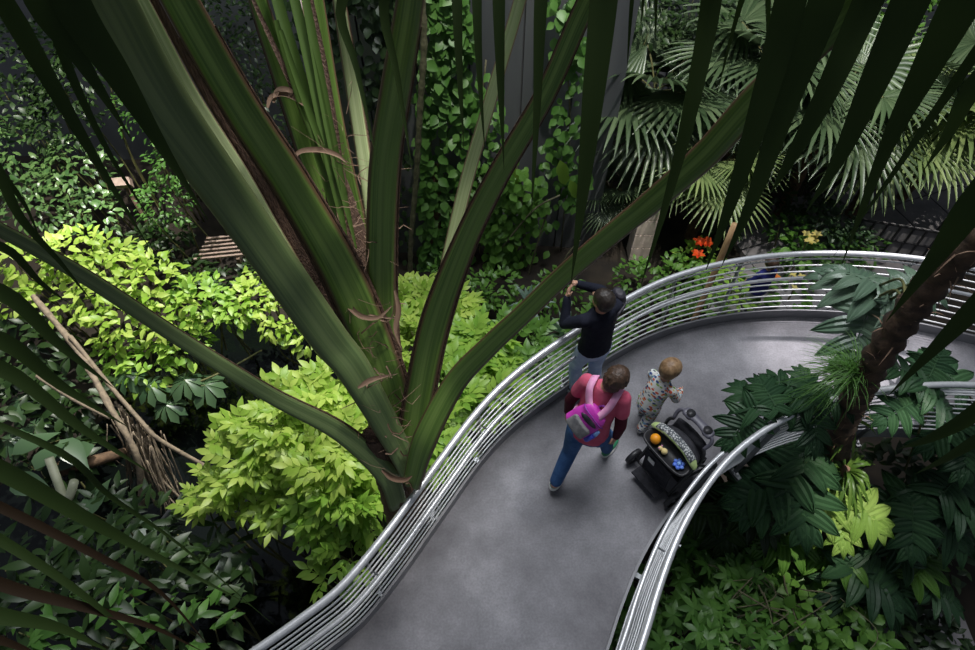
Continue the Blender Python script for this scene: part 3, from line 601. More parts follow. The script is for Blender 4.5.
# fishtail plant on the pond edge
def fishtail(label, spots, seed):
    R = random.Random(seed); c0 = at(*spots[0]); root = empty('fishtail_palm', V((c0.x, c0.y, GZ)), label, 'plant')
    for s_ in spots:
        c = at(*s_); lf = MB().tube(spline([V((c0.x, c0.y, GZ)), (c + V((c0.x, c0.y, GZ))) / 2 + V((0, 0, .15)), c], 4), 0.008, 5).build('leaf_stalk', M['stem'], root)
        mb = MB(); a0 = R.uniform(0, 6)
        for k in range(9):
            a = a0 + 2 * PI * k / 9; d = V((math.cos(a), math.sin(a), -0.25)).normalized(); l = R.uniform(.22, .32)
            mb.leaf(c, d, UPZ + rnd_dir(R) * .3, l, l * .42, .35, .25, (0.0, .35, .7, 1.0, .0))
        mb.build('leaf_blade', M['grey'], lf)
    return root
fishtail('fishtail-leaved plant with blunt grey-green leaflets overhanging the black pond', [(150, 385, -1.9), (185, 380, -1.9), (205, 385, -2.0), (125, 375, -1.8), (165, 405, -2.1)], 3)
fishtail('fishtail-leaved plant in shade by the forked pale branches', [(20, 400, -1.6), (35, 425, -1.7), (8, 440, -1.6), (50, 385, -1.7)], 4)
# broad shaded leaves by the cut canes
def broad(label, name, cat, spots, m, base, seed, L=.5, W=.26, group=None):
    R = random.Random(seed); b0 = V(base); root = empty(name, b0, label, cat, group)
    for (u, v, z), (du, dv) in spots:
        p = at(u, v, z); q = at(u + du, v + dv, z - .02); d = (q - p).normalized()
        st = MB().tube(spline([b0, (b0 + p) / 2 + V((0, 0, .2)), p], 4), 0.007, 5).build('leaf_stalk', M['stem'], root)
        mb = MB(); mb.leaf(p, d, UPZ + rnd_dir(R) * .25, L * R.uniform(.85, 1.15), W, .25, .2, (0.0, .8, 1.0, .9, .65, .3, 0.0)); mb.build('leaf_blade', M[m], st)
    return root
broad('broad dark leaves with pale edges beside the two cut canes', 'broadleaf_plant', 'plant', [((12, 455, -1.2), (30, -20)), ((35, 470, -1.2), (24, -30)), ((10, 480, -1.1), (40, 10)), ((60, 440, -1.3), (20, 20)), ((85, 520, -1.2), (12, -30)), ((95, 445, -1.4), (-20, 10))], 'grey', at(40, 470, GZ), 3)
broad('broad dark leaves drooping over the stream below the root tangle', 'broadleaf_plant', 'plant', [((130, 520, -1.4), (20, 20)), ((155, 545, -1.4), (30, -5)), ((120, 560, -1.3), (-10, 30)), ((170, 570, -1.3), (30, 10)), ((210, 580, -1.3), (20, -15))], 'grey', at(140, 540, GZ), 4)

# ------------------------------------------------------------------ climbers on the panel wall
def climber(label, u0, u1, v0, v1, y, n, L, m, seed, stemuv, group=None, gaps=0.0, depth=.25, name='climbing_vine'):
    R = random.Random(seed); b0 = onY((u0 + u1) / 2, v1, y - .1); root = empty(name, V((b0.x, y - .12, GZ)), label, 'vine', group)
    st = MB()
    for pl in stemuv: st.tube(spline([onY(u, v, y - .09) for u, v in pl], 5), .012, 5)
    st.build('stem', M['liana'], root)
    mb = MB(); cl = [(R.uniform(u0, u1), R.uniform(v0, v1), R.uniform(9, 22)) for _ in range(int(5 + (u1 - u0) * (v1 - v0) / 700))]
    for i in range(n):
        cu, cv, cr = R.choice(cl); u = R.gauss(cu, cr * .7); v = R.gauss(cv, cr)
        if not (u0 - 4 < u < u1 + 4): continue
        p = onY(u, v, y - .1 - R.random() * depth); d = V((R.uniform(-.8, .8), -.55, -R.uniform(.2, 1.0)))
        l = L * R.uniform(.7, 1.25); mb.leaf(p, d, V((R.uniform(-.3, .3), -1, .7)), l, l * .72, .15, .2, (0., .85, 1., .6, 0.))
    mb.build('foliage', M[m], root); return root
climber('climbing vine with heart-shaped leaves covering the panel wall behind the upright stalks', 424, 470, -30, 265, 7.3, 1500, .15, 'vine', 5, [[(445, 290), (440, 150), (447, -20)], [(425, 280), (432, 100), (428, -20)]])
climber('sparser climbing vine trailing down the dark panel between two pale thin stalks', 545, 585, -20, 200, 7.3, 260, .14, 'vine', 6, [[(560, 260), (570, 120), (555, -20)]])
climber('leafy vine heaped against the foot of the dark panel wall', 488, 545, 180, 275, 7.2, 800, .13, 'mid', 7, [[(515, 290), (505, 220), (520, 170)]], depth=.5)
climber('thin vine strands between hanging leaflets by the pale stalk', 468, 500, 90, 220, 7.3, 150, .13, 'vine', 8, [[(480, 270), (478, 150), (486, 60)]])
climber('dim climber of small leaves on the wall behind the palm crown', 290, 350, -30, 110, 7.3, 420, .11, 'dark', 9, [[(320, 200), (318, 80), (310, -30)]])
climber('dark climber hanging beside the thin bark-covered stem', 350, 408, -30, 250, 7.3, 520, .12, 'dark', 10, [[(380, 280), (385, 100), (376, -30)]])
mb = MB(); lp = resample(spline([onY(410, 292, 6.7), onY(411, 240, 6.75), onY(416, 180, 6.8), onY(420, 110, 6.8), onY(424, 40, 6.8), onY(419, -40, 6.8)], 8), n=60)
mb.tube([V((lp[0].x, lp[0].y, GZ))] + lp, [.04] + [.038 + .007 * math.sin(i * 2.1) for i in range(60)], 8)
tag(mb.build('liana', M['liana'], origin=V((lp[0].x, lp[0].y, GZ))), 'thin bark-covered liana stem hanging upright in front of the leafy wall', 'liana')
mb = MB(); lp = [onY(434, 275, 7.1), onY(436, 230, 7.1), onY(438, 180, 7.15), onY(437, 165, 7.2)]; lp = resample(spline(lp, 6), n=24)
mb.tube([V((lp[0].x, lp[0].y, GZ))] + lp, [.11] + [.085 + .012 * (i % 3 == 0) for i in range(24)], 10)
tag(mb.build('tree_trunk', M['bark'], origin=V((lp[0].x, lp[0].y, GZ))), 'short brown tree trunk standing at the base of the vine wall', 'trunk')
# big ragged philodendron-like leaf stalks at the wall
R = random.Random(9)
root = empty('climbing_plant', onY(520, 300, 6.8), 'climbing plant with ragged bright leaf curled at the dark wall foot', 'plant')
mb = MB()
for u, v, du, dv, L in ((512, 165, 4, 50, .5), (524, 205, -4, 40, .45), (516, 240, -6, 30, .35), (560, 160, 10, 45, .5), (570, 180, 12, 30, .4), (556, 265, -6, 25, .3)):
    p = onY(u, v, 6.8); q = onY(u + du, v + dv, 6.75); mb.leaf(p, q - p, V((0, -1, .5)), L, L * .34, .2, .3, (0, .8, 1, .85, .9, .6, 0))
mb.build('foliage', M['lime2'], root)
st = MB(); st.tube(spline([V((onY(520, 300, 6.8).x, 6.8, GZ)), onY(524, 230, 6.8), onY(514, 150, 6.85)], 6), .02, 6)
for a, b_ in (((524, 290), (548, 210)), ((545, 300), (580, 240)), ((500, 250), (560, 195))): st.tube(spline([onY(*a, 6.6), onY((a[0] + b_[0]) / 2 + 3, (a[1] + b_[1]) / 2 - 12, 6.6), onY(*b_, 6.7)], 5), .014, 5)
st.build('stem', M['liana'], root)

# agaves at the railing
def rosette(label, u, v, z, L, n, m, seed, name='agave', w=.06, cat='plant', stand=.35, group=None):
    R = random.Random(seed); c = at(u, v, z); root = empty(name, V((c.x, c.y, GZ)), label, cat, group)
    if z - GZ > .1: MB().tube([V((c.x, c.y, GZ - .05)), c], [.05, .04], 8).build('stem', M['bark'], root)
    mb = MB()
    for k in range(n):
        a = 2.4 * k; el = R.uniform(stand, 1.2); d = V((math.cos(a) * math.cos(el), math.sin(a) * math.cos(el), math.sin(el))); l = L * R.uniform(.75, 1.1)
        P = [c + d * (l * t) - UPZ * (.35 * l * t * t * math.cos(el)) for t in (0, .2, .4, .6, .8, 1)]
        mb.strap(P, [w * .7, w, w, w * .8, w * .5, w * .05], UPZ + d * .3, .5)
    mb.build('foliage', M[m], root); return root
rosette('blue-grey agave with stiff pointed leaves near the foot of the panel wall', 528, 305, -2.0, .42, 15, 'agave', 1, w=.075)
rosette('spiky grey-green rosette plant just behind the railing under the raised arms', 565, 335, -1.7, .45, 16, 'grey', 2, name='spiky_plant', w=.07)
rosette('strap-leaved plant growing by the leaning steel railing post', 690, 315, -2.0, .4, 14, 'strap', 3, name='strap_plant', w=.04)

# ------------------------------------------------------------------ fan palms
def fanleaf(mb, c, d, nr, Rr, R, segs=38, spread=2.55, droop=.30):
    sd = d.cross(nr).normalized(); nr = sd.cross(d).normalized()
    for k in range(segs):
        a = (k / (segs - 1) - .5) * 2 * spread; e = (d * math.cos(a) + sd * math.sin(a)).normalized(); l = Rr * (1 - .16 * abs(a) / spread) * R.uniform(.94, 1.04); w = 2 * spread / segs * Rr * .55
        P = [c + e * (l * t) + nr * (.10 * l * t) - UPZ * (droop * l * max(0, t - .35) ** 2 * 1.6) for t in (.02, .25, .5, .72, .88, 1)]
        mb.strap(P, [w * .08, w * .48, w * .85, w * .62, w * .34, .003], nr, .5)
def fanpalm(label, u, v, z, n, Rr, pet, m, seed, height=None, group=None, tilt=0):
    R = random.Random(seed); c = at(u, v, z); root = empty('fan_palm', V((c.x, c.y, GZ)), label, 'palm', group)
    tk = [V((c.x, c.y, GZ - .1)), V((c.x + .03, c.y, (GZ + c.z) / 2)), c]; tk = resample(spline(tk, 8), n=30)
    MB().tube(tk, [.085 + .015 * (i % 2) for i in range(30)], 12).build('trunk', M['bark'], root)
    for k in range(n):
        a = 2.399 * k + seed; el = .85 - 1.25 * (k / n) + R.uniform(-.1, .1); d = V((math.cos(a) * math.cos(el), math.sin(a) * math.cos(el), math.sin(el)))
        h = c + d * pet * R.uniform(.8, 1.1); st = MB().tube(spline([c, (c + h) / 2 + UPZ * .05, h], 4), .014, 6).build('leaf_stalk', M['stem'], root)
        nr = (UPZ - d * UPZ.dot(d)); nr = nr.normalized() if nr.length > .1 else V((-d.x, -d.y, .3)).normalized()
        mb = MB(); fanleaf(mb, h, (d + V((0, 0, -.25))).normalized(), nr, Rr * R.uniform(.85, 1.1), R); mb.build('fan', M[m], st)
    return root
fp = 'fan palms beyond the far railing'
fanpalm('fan palm with narrow-fingered dark fans behind the steep pale-green stalk', 655, 92, -.3, 11, 1.15, .6, 'fan', 2, group=fp)
fanpalm('fan palm with pale green fans just above the red flowers', 715, 165, -1.0, 9, .75, .5, 'fanp', 3, group=fp)
fanpalm('fan palm standing farthest back at the top edge between hanging dark leaflets', 765, 60, .1, 10, 1.15, .6, 'fan', 4, group=fp)
fanpalm('fan palm with yellowing drooping finger tips over the grey lattice panels', 905, 125, -.6, 11, 1.1, .6, 'fanp', 5, group=fp)
fanpalm('fan palm with broad bright fans beyond the paved corner', 835, 100, -.2, 10, 1.1, .6, 'fan', 7, group=fp)
fanpalm('fan palm cropped by the edge of the picture above the ringed trunk', 975, 90, -.3, 9, 1.0, .6, 'fan', 8, group=fp)
fanpalm('small fan palm low against the dark wall beside the pale stone pillar', 610, 190, -1.7, 7, .55, .35, 'fan', 9, group=fp)
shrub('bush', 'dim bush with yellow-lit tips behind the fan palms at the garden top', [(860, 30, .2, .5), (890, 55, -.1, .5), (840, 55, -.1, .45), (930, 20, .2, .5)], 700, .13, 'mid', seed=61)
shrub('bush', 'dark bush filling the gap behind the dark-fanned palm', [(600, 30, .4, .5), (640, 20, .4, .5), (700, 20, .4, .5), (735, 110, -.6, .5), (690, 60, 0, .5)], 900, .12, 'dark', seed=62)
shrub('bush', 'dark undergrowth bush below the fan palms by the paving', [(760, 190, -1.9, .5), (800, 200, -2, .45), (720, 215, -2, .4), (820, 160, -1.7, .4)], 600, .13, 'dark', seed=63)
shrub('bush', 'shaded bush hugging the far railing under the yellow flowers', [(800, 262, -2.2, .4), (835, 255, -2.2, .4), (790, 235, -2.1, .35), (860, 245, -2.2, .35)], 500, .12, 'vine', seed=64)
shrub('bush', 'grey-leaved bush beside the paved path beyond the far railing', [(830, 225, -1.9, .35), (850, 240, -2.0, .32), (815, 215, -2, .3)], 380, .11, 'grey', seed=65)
# flowers
def flower(label, u, v, z, m, n, pl, seed, leafm='mid', cat='flower', name='flowering_plant'):
    R = random.Random(seed); c = at(u, v, z); root = empty(name, V((c.x, c.y, GZ)), label, cat)
    st = MB(); lf = MB(); st.tube(spline([V((c.x, c.y, GZ - .05)), V((c.x + .04, c.y, (GZ + c.z) / 2)), c], 5), .014, 6)
    for k in range(26):
        d = rnd_dir(R); p = c + V((d.x * .22, d.y * .22, -.15 - .25 * abs(d.z))); lf.leaf(p, V((d.x, d.y, -.1)), UPZ, .16, .09, .3)
    st.build('stem', M['stem'], root); lf.build('foliage', M[leafm], root)
    for k in range(n):
        p = c + V((R.uniform(-.14, .14), R.uniform(-.1, .1), R.uniform(-.06, .12))); fb = MB()
        for j in range(6):
            a = 2 * PI * j / 6 + R.random(); d = V((math.cos(a), math.sin(a), .5)); fb.leaf(p, d, UPZ, pl, pl * .6, .3, .15)
        fb.build('blossom', M[m], root)
    return root
flower('plant with vivid red blossoms below the pale fan palm', 698, 247, -1.8, 'red', 4, .11, 1)
flower('plant with pale yellow blossoms just beyond the far railing top', 808, 238, -1.6, 'yellow', 5, .08, 2)
flower('small pale yellow flowers seen between the bars of the far railing', 795, 284, -2.0, 'yellow', 4, .06, 3)
flower('orange flower beside the person in the navy jacket', 768, 276, -1.9, 'orangep', 2, .09, 4)
# pale stone pillar
root_p = at(636, 256, GZ); mb = MB()
for k in range(4):
    mb.box(V((root_p.x + .02, root_p.y + .02, GZ + .16 + .30 * k)), V((.16, 0, 0)), V((0, .14, 0)), V((0, 0, .142)))
    mb.box(V((root_p.x + .02, root_p.y + .02, GZ + .31 + .30 * k)), V((.15, 0, 0)), V((0, .13, 0)), V((0, 0, .012)))
tag(mb.build('stone_pillar', M['stone'], origin=V((root_p.x, root_p.y, GZ)), smooth=False), 'pale block pillar catching light behind the long green stalk', 'pillar', kind='thing')
# lattice panels beyond the far railing
def lattice(label, u, v, z, w, h, yaw, seed):
    c = at(u, v, z); rot = Matrix.Rotation(yaw, 3, 'Z'); root = empty('lattice_panel', V((c.x, c.y, GZ)), label, 'panel', 'lattice panels')
    mb = MB(); b0 = V((c.x, c.y, GZ + h / 2))
    mb.box(b0, rot @ V((w / 2, 0, 0)), rot @ V((0, .015, 0)), V((0, 0, h / 2))); mb.build('panel', M['paving'], root, smooth=False)
    fr = MB()
    for k in range(7):
        x = -w / 2 + w * k / 6; fr.box(b0 + rot @ V((x, -.03, 0)), rot @ V((.012, 0, 0)), rot @ V((0, .012, 0)), V((0, 0, h / 2)))
    for k in range(4):
        fr.box(b0 + rot @ V((0, -.03, -h / 2 + h * k / 3)), rot @ V((w / 2, 0, 0)), rot @ V((0, .012, 0)), V((0, 0, .012)))
    fr.build('lattice', M['blackpl'], root, smooth=False)
lattice('grey lattice panel beyond the far railing under the drooping fan tips', 885, 248, -2.2, 1.1, .9, -.25, 1)
lattice('grey lattice panel at the picture edge just above the far railing', 958, 238, -2.2, .8, .8, -.1, 2)
# wooden slats and sign in the upper corner
c = at(222, 247, -2.0); root = empty('slatted_bench', V((c.x, c.y, GZ)), 'small wooden slatted bench in a patch of light beyond the lime bushes', 'bench')
for k in range(6): MB().box(c + V((.02 * k, .085 * k - .2, 0)), V((.36, .05, 0)), V((-.003, .016, 0)), V((0, 0, .014))).build('slat', M['slat'], root, smooth=False)
for sx in (-.28, .28):
    for sy in (-.2, .22): MB().box(V((c.x + sx, c.y + sy, (c.z + GZ) / 2 - .03)), V((.025, 0, 0)), V((0, .025, 0)), V((0, 0, (c.z - GZ) / 2))).build('leg', M['dirtwood'], root, smooth=False)
c = at(121, 183, -1.0); root = empty('sign_post', V((c.x, c.y, GZ)), 'small blank wooden board on a thin post among the dark bushes', 'sign')
MB().box(c, V((.14, .02, 0)), V((-.02, .05, .03)), V((0, -.02, .045))).build('board', M['slat'], root, smooth=False)
MB().tube([V((c.x, c.y + .05, GZ - .05)), c + V((0, .05, 0))], .025, 8).build('post', M['dirtwood'], root)

# ------------------------------------------------------------------ leaning branches and roots on the pond edge
root = empty('fallen_branch', at(140, 490, GZ), 'tangle of pale leaning branches with hanging roots at the pond edge', 'branch')
def uvz(L_): return spline([at(u, v, z) for u, v, z in L_], 6)
MB().tube(uvz([(33, 296, -.9), (77, 350, -1.1), (111, 409, -1.3), (137, 457, -1.7), (142, 505, -2.5)]), [.032 + .012 * math.sin(i) ** 2 for i in range(25)], 7).build('branch', M['barkg'], root)
MB().tube(uvz([(70, 336, -1.0), (111, 387, -1.3), (140, 420, -1.5), (160, 440, -1.7), (216, 472, -2.3)]), [.026] * 25, 7).build('branch', M['barkg'], root)
MB().tube(uvz([(37, 376, -1.2), (75, 400, -1.3), (111, 418, -1.4)]), [.026] * 13, 7).build('branch', M['barkg'], root)
mb = MB(); R = random.Random(8)
for k in range(60):
    t = R.random(); u = 112 + 45 * t + R.gauss(0, 6); v = 405 + 45 * t + R.gauss(0, 6); z = -1.4 - .4 * t
    mb.tube(uvz([(u, v, z), (u + R.uniform(2, 16), v + R.uniform(18, 34), z - .35), (u + R.uniform(10, 34), v + R.uniform(48, 75), -2.6)]), R.choice((.004, .006, .009, .016)), 5)
mb.build('roots', M['barkg'], root)
for k, (a, b_, lab) in enumerate((((49, 458), (62, 494), 'longer cut cane stub sticking up among broad dark leaves'), ((74, 482), (68, 503), 'shorter cut cane stub beside the longer one'))):
    p = at(a[0], a[1], -1.1); q = at(b_[0], b_[1], -1.4); d = (q - p).normalized()
    mb = MB().tube([p, q, q + d * 1.2], .045, 10); tag(mb.build('cut_cane', M['bamboo'], origin=q + d * 1.2), lab, 'cane', 'cut cane stubs')
mb = MB(); p = at(172, 510, -1.5); q = at(200, 495, -1.35); d = (q - p).normalized(); mb.tube([p - d * .9 - UPZ * .6, p, q], .036, 10)
tag(mb.build('pipe', M['pipe'], origin=p - d * .9), 'grey pipe end jutting from the dark bank towards the lime bush', 'pipe')
mb = MB().tube(uvz([(120, 385, -2.0), (180, 386, -2.0), (222, 372, -2.0), (262, 350, -2.1)]), .014, 5)
tag(mb.build('twig', M['stem'], origin=at(120, 385, -2.05)), 'thin dark twig lying across the pond edge under the lime bush', 'twig')
mb = MB().tube(uvz([(55, 470, -1.7), (90, 462, -1.6), (125, 452, -1.8)]), [.09 - .003 * i for i in range(13)], 9)
tag(mb.build('log', M['bark'], origin=at(55, 470, -1.8)), 'reddish brown rotting log in the shade behind the cut canes', 'log')

# ------------------------------------------------------------------ the planting by the inner railing
def lobed(mb, p, d, nr, L, R, lobes=5, droop=.3, wf=1.08):
    sd = d.cross(nr).normalized(); nr = sd.cross(d).normalized()
    def ribbon(o, e, l, w, tip=False):
        k = 8; x_ = e.cross(nr).normalized(); vs, fs = [], []; pr = (1.0, 1.03, 1.04, 1.02, .93, .76, .46, .05) if not tip else (.9, 1.1, 1.12, 1.0, .8, .55, .28, .02)
        for i in range(k):
            t = i / (k - 1); c = o + e * (l * t) - UPZ * (droop * l * t * t) + nr * (.05 * l * math.sin(PI * t))
            for j in range(7): vs.append(c + x_ * (w * pr[i] * (j - 3) / 6) + nr * (w * .055 * (1 if j % 2 else -1) + w * .06 * abs(j - 3) / 3))
        for i in range(k - 1):
            for j in range(6): fs.append((i * 7 + j, i * 7 + j + 1, i * 7 + j + 8, i * 7 + j + 7))
        mb.add(vs, fs)
    M_ = lambda t: p + d * (L * (.72 * t - .04)) - UPZ * (droop * L * .45 * t * t)
    for k in range(lobes):
        t = k / (lobes - 1); ang = 2.25 - 1.6 * t ** .8; l = L * (.46 + .16 * math.sin(PI * min(1, t * .85 + .12)) - .10 * t ** 3); w = L * .72 / (lobes - 1) * (.55 + .62 * math.sin(ang)) * 1.12 * wf
        for s_ in (-1, 1):
            e = (d * math.cos(ang) + sd * (s_ * math.sin(ang))).normalized(); ribbon(M_(t), e, l * R.uniform(.9, 1.08), w)
    ribbon(M_(.95), d, L * .42, L * .22 * wf, True)
    mb.tube([M_(t) + nr * .004 for t in (0, .25, .5, .75, 1)] + [M_(.95) + d * L * .3 - UPZ * droop * L * .05 + nr * .004], [.009, .008, .007, .006, .004, .002], 5)
def philo(label, base, leaves, seed, m='phil', group=None, trunk=None):
    R = random.Random(seed); b0 = V(base); root = empty('philodendron', b0, label, 'plant', group)
    if trunk: MB().tube(trunk[0], trunk[1], 8).build('stem', M['bark'], root)
    for it in leaves:
        (u, v, z), (tu, tv, tz), L = it[:3]; mm = it[3] if len(it) > 3 else m
        p = at(u, v, z); q = at(tu, tv, tz); d = (q - p).normalized()
        st = MB().tube(spline([b0, b0.lerp(p, .6) + V((0, 0, .18)), p], 5), .010, 6).build('leaf_stalk', M['stem'], root)
        nr = (UPZ + rnd_dir(R) * .25); mb = MB(); lobed(mb, p, d, nr, L * 1.38, R, 5, R.uniform(.2, .4)); mb.build('leaf_blade', M[mm], st, smooth=False)
    return root
# ringed leaning trunk with epiphytes
TK = [at(800, 600, GZ), at(828, 500, -1.0), at(842, 430, .4), pt(866, 378, 4.6), pt(896, 330, 4.2), pt(935, 280, 3.85), pt(985, 235, 3.5), pt(1060, 180, 3.2)]
TK = resample(spline(TK, 8), n=110)
root = empty('ringed_trunk', TK[0], 'slender leaning brown palm trunk with rough rings crossing the walkway bend', 'trunk')
MB().tube(TK, [(.088 + .020 * (i % 3 == 0) - .006 * (i % 3 == 1)) for i in range(110)], 12).build('trunk', M['ringed'], root)
mb = MB(); R = random.Random(4)
for k in range(260):
    i = R.randrange(30, 105); p = TK[i] + rnd_dir(R) * .09; d = (rnd_dir(R) + V((0, 0, -.2))).normalized(); l = R.uniform(.04, .14)
    mb.strap([p, p + d * l * .5, p + d * l - UPZ * l * .3], [.010, .008, .001], UPZ, .3)
mb.build('palm_fibre', M['fibre'], root)  # loose dry fibre strands on the leaning trunk
i0 = min(range(110), key=lambda i: (TK[i] - pt(866, 372, 4.6)).length)
c = TK[i0] + V((-.12, 0, .02)); root = empty('tufted_epiphyte', c, 'grassy tufted air plant growing on the leaning ringed trunk', 'plant')
mb = MB()
for k in range(330):
    d = (rnd_dir(R) + V((-.8, .15, .35))).normalized(); l = R.uniform(.10, .42); s_ = c + rnd_dir(R) * .07
    mb.strap([s_ + d * (l * t) - UPZ * (.5 * l * t * t) for t in (0, .35, .7, 1)], [.006, .006, .004, .001], UPZ, .3)
mb.build('foliage', M['vine'], root)
for k, (u, v, z, n, l, lab) in enumerate(((845, 470, -.1, 34, .42, 'strap-leaved epiphyte with long arching leaves low on the ringed trunk'), (850, 420, .35, 20, .30, 'small strap-leaved epiphyte where the ringed trunk meets the railing'))):
    c = at(u, v, z); root = empty('strap_epiphyte', c, lab, 'plant', 'strap-leaved epiphytes'); mb = MB()
    for q in range(n):
        a = R.uniform(0, 2 * PI); el = R.uniform(-.1, 1.1); d = V((math.cos(a) * math.cos(el), math.sin(a) * math.cos(el), math.sin(el))); w = .035
        mb.strap([c + d * (l * t) - UPZ * (.75 * l * t * t) for t in (0, .2, .4, .6, .8, 1)], [w * .5, w, w, w * .9, w * .6, .002], UPZ + d * .2, .4)
    mb.build('foliage', M['strap'], root); MB().ball(c, .05).build('root_ball', M['fibre'], root)
ph = 'big lobed-leaf plants by the inner railing'
philo('lobed-leaf plant with silvery pleated leaf hanging over the far railing', pt(905, 318, 4.1), [((886, 296, 1.45), (850, 275, 1.4), .42, 'silver'), ((872, 300, 1.4), (862, 330, 1.25), .40, 'silver'), ((890, 300, 1.45), (898, 335, 1.2), .34, 'silver'), ((880, 285, 1.5), (840, 262, 1.45), .3, 'silver'), ((903, 288, 1.5), (935, 282, 1.5), .30, 'silver')], 1, group=ph)
philo('lobed-leaf plant spreading over the rail bend beside the stroller', at(826, 455, -.6), [((752, 412, .95), (740, 428, .85), .26), ((756, 408, .97), (748, 392, .95), .24), ((775, 405, 1.0), (768, 392, 1.0), .22), ((806, 398, 1.0), (792, 388, 1.0), .26), ((812, 398, 1.0), (808, 382, 1.0), .24), ((814, 402, .95), (816, 428, .85), .28), ((805, 402, .95), (782, 404, .95), .24), ((828, 398, .9), (850, 398, .9), .24)], 2, group=ph)
philo('lobed-leaf plant with one huge flat dark leaf below the rail bend', at(815, 520, -1.6), [((800, 468, .0), (770, 480, -.1), .5), ((800, 470, .0), (806, 510, -.1), .46), ((805, 462, .05), (808, 435, .05), .40), ((792, 478, -.1), (758, 500, -.2), .44)], 3, group=ph)
philo('lobed-leaf plant with dark glossy leaf in front of the pale rails past the trunk', at(905, 470, -1.2), [((922, 380, .9), (905, 370, .95), .30), ((926, 384, .9), (945, 402, .8), .34), ((914, 402, .85), (895, 412, .8), .24), ((930, 376, .9), (938, 360, .95), .24)], 4, group=ph)
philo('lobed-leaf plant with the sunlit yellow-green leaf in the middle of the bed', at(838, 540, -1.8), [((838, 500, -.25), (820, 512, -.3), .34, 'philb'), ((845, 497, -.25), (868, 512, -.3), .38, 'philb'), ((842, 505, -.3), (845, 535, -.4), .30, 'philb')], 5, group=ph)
philo('lobed-leaf plant with dull broad leaf above the concrete paving corner', at(930, 540, -1.9), [((915, 500, -.5), (890, 510, -.6), .46), ((925, 497, -.5), (950, 520, -.6), .50), ((912, 505, -.5), (915, 545, -.6), .36), ((945, 490, -.4), (965, 470, -.4), .4), ((960, 510, -.5), (985, 500, -.6), .4)], 6, group=ph)
philo('lobed-leaf plant with ribbed half-lit leaf over the tangled shrub', at(860, 610, -1.9), [((850, 563, -.9), (820, 555, -.9), .36, 'mid'), ((853, 565, -.9), (880, 585, -1.0), .50), ((848, 570, -.9), (845, 600, -1.1), .44), ((800, 545, -.9), (770, 545, -.9), .34, 'mid')], 7, group=ph)
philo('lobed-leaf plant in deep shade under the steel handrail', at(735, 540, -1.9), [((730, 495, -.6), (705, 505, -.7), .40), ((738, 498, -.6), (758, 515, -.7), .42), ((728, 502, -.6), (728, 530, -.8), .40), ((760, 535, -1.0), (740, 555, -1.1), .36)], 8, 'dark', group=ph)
philo('lobed-leaf plant at the picture edge below the lower railing', at(985, 480, -1.5), [((965, 415, .2), (945, 430, .1), .36), ((970, 430, .1), (968, 455, 0), .34), ((960, 385, .4), (945, 372, .4), .34)], 9, group=ph)
philo('lobed-leaf plant with upright leaves beside the red-flecked paving edge', at(905, 600, -2.0), [((915, 575, -1.2), (930, 560, -1.2), .34, 'mid'), ((900, 590, -1.3), (880, 605, -1.4), .36), ((930, 590, -1.3), (950, 600, -1.4), .34), ((905, 560, -1.1), (890, 545, -1.1), .36)], 10, group=ph)
shrub('bush', 'tangled bush of small palmate leaves beside the inner railing end', [(700, 590, -1.2, .40), (740, 580, -1.3, .42), (690, 640, -1.1, .40), (740, 640, -1.2, .42), (715, 555, -1.3, .34), (648, 595, -1.3, .28), (640, 640, -1.3, .28)], 330, .17, 'vine', kind='palmate', seed=71, stems=20)
shrub('bush', 'tangled lighter bush of round leaves at the bottom edge of the bed', [(790, 600, -1.4, .42), (830, 620, -1.4, .40), (790, 650, -1.3, .40), (850, 650, -1.4, .36)], 520, .13, 'mid', seed=72, aspect=.7, stems=20)
shrub('bush', 'shaded undergrowth bush beneath the big lobed leaves', [(770, 520, -1.9, .45), (870, 540, -2.1, .45), (920, 560, -2.1, .4), (820, 570, -2, .4), (880, 480, -1.8, .4), (940, 480, -1.7, .4)], 700, .15, 'dark', seed=73)
shrub('bush', 'dark low bush at the corner of the lower paving', [(900, 640, -2.0, .38), (940, 650, -2.0, .3), (880, 610, -2.0, .32)], 330, .15, 'dark', seed=74)
mb = MB(); R = random.Random(12)
for k in range(16):
    u, v = R.uniform(690, 860), R.uniform(545, 640); mb.tube(uvz([(u, v, -.95), (u + R.uniform(-40, 40), v + R.uniform(5, 40), -1.0), (u + R.uniform(-90, 90), v + R.uniform(30, 110), -1.2)]), R.choice((.004, .006, .009)), 5)
tag(mb.build('vine_runner', M['liana'], origin=at(760, 600, -1.2)), 'thin bare vine runners looping over the small palmate leaves', 'vine')
c = at(855, 622, GZ + .2); mb = MB(); mb.ball(c, .17, .12, .10, 14)
for q in mb.v: q += V((.02 * math.sin(q.x * 40), .02 * math.sin(q.y * 37), .02 * math.sin(q.z * 50 + q.x * 20)))
tag(mb.build('pale_rock', M['stone'], origin=c - V((0, 0, .1))), 'pale whitish rock at the edge of the lower paving', 'rock')
flower('small red flower close to the pale rock at the lower paving', 918, 612, -2.1, 'red', 2, .06, 6, 'dark')
mb = MB(); p0 = at(732, 462, -1.0); mb.tube(uvz([(728, 463, -.7), (742, 472, -.75), (775, 478, -.9), (800, 500, -1.6)]), [.05 - .0015 * i for i in range(19)], 8)
tag(mb.build('pale_branch', M['stone'], origin=p0), 'smooth pale bare branch just below the rail bend', 'branch')

a_, b_ = onY(697, 313, 4.62), onY(727, 243, 4.75); d = (b_ - a_).normalized(); g_ = a_ - d * ((a_.z - GZ) / d.z)
mb = MB().tube([g_, a_, b_, b_ + d * .25], .035, 10)
tag(mb.build('pole', M['tan'], origin=g_), 'leaning tan wooden pole standing just outside the far railing', 'pole')
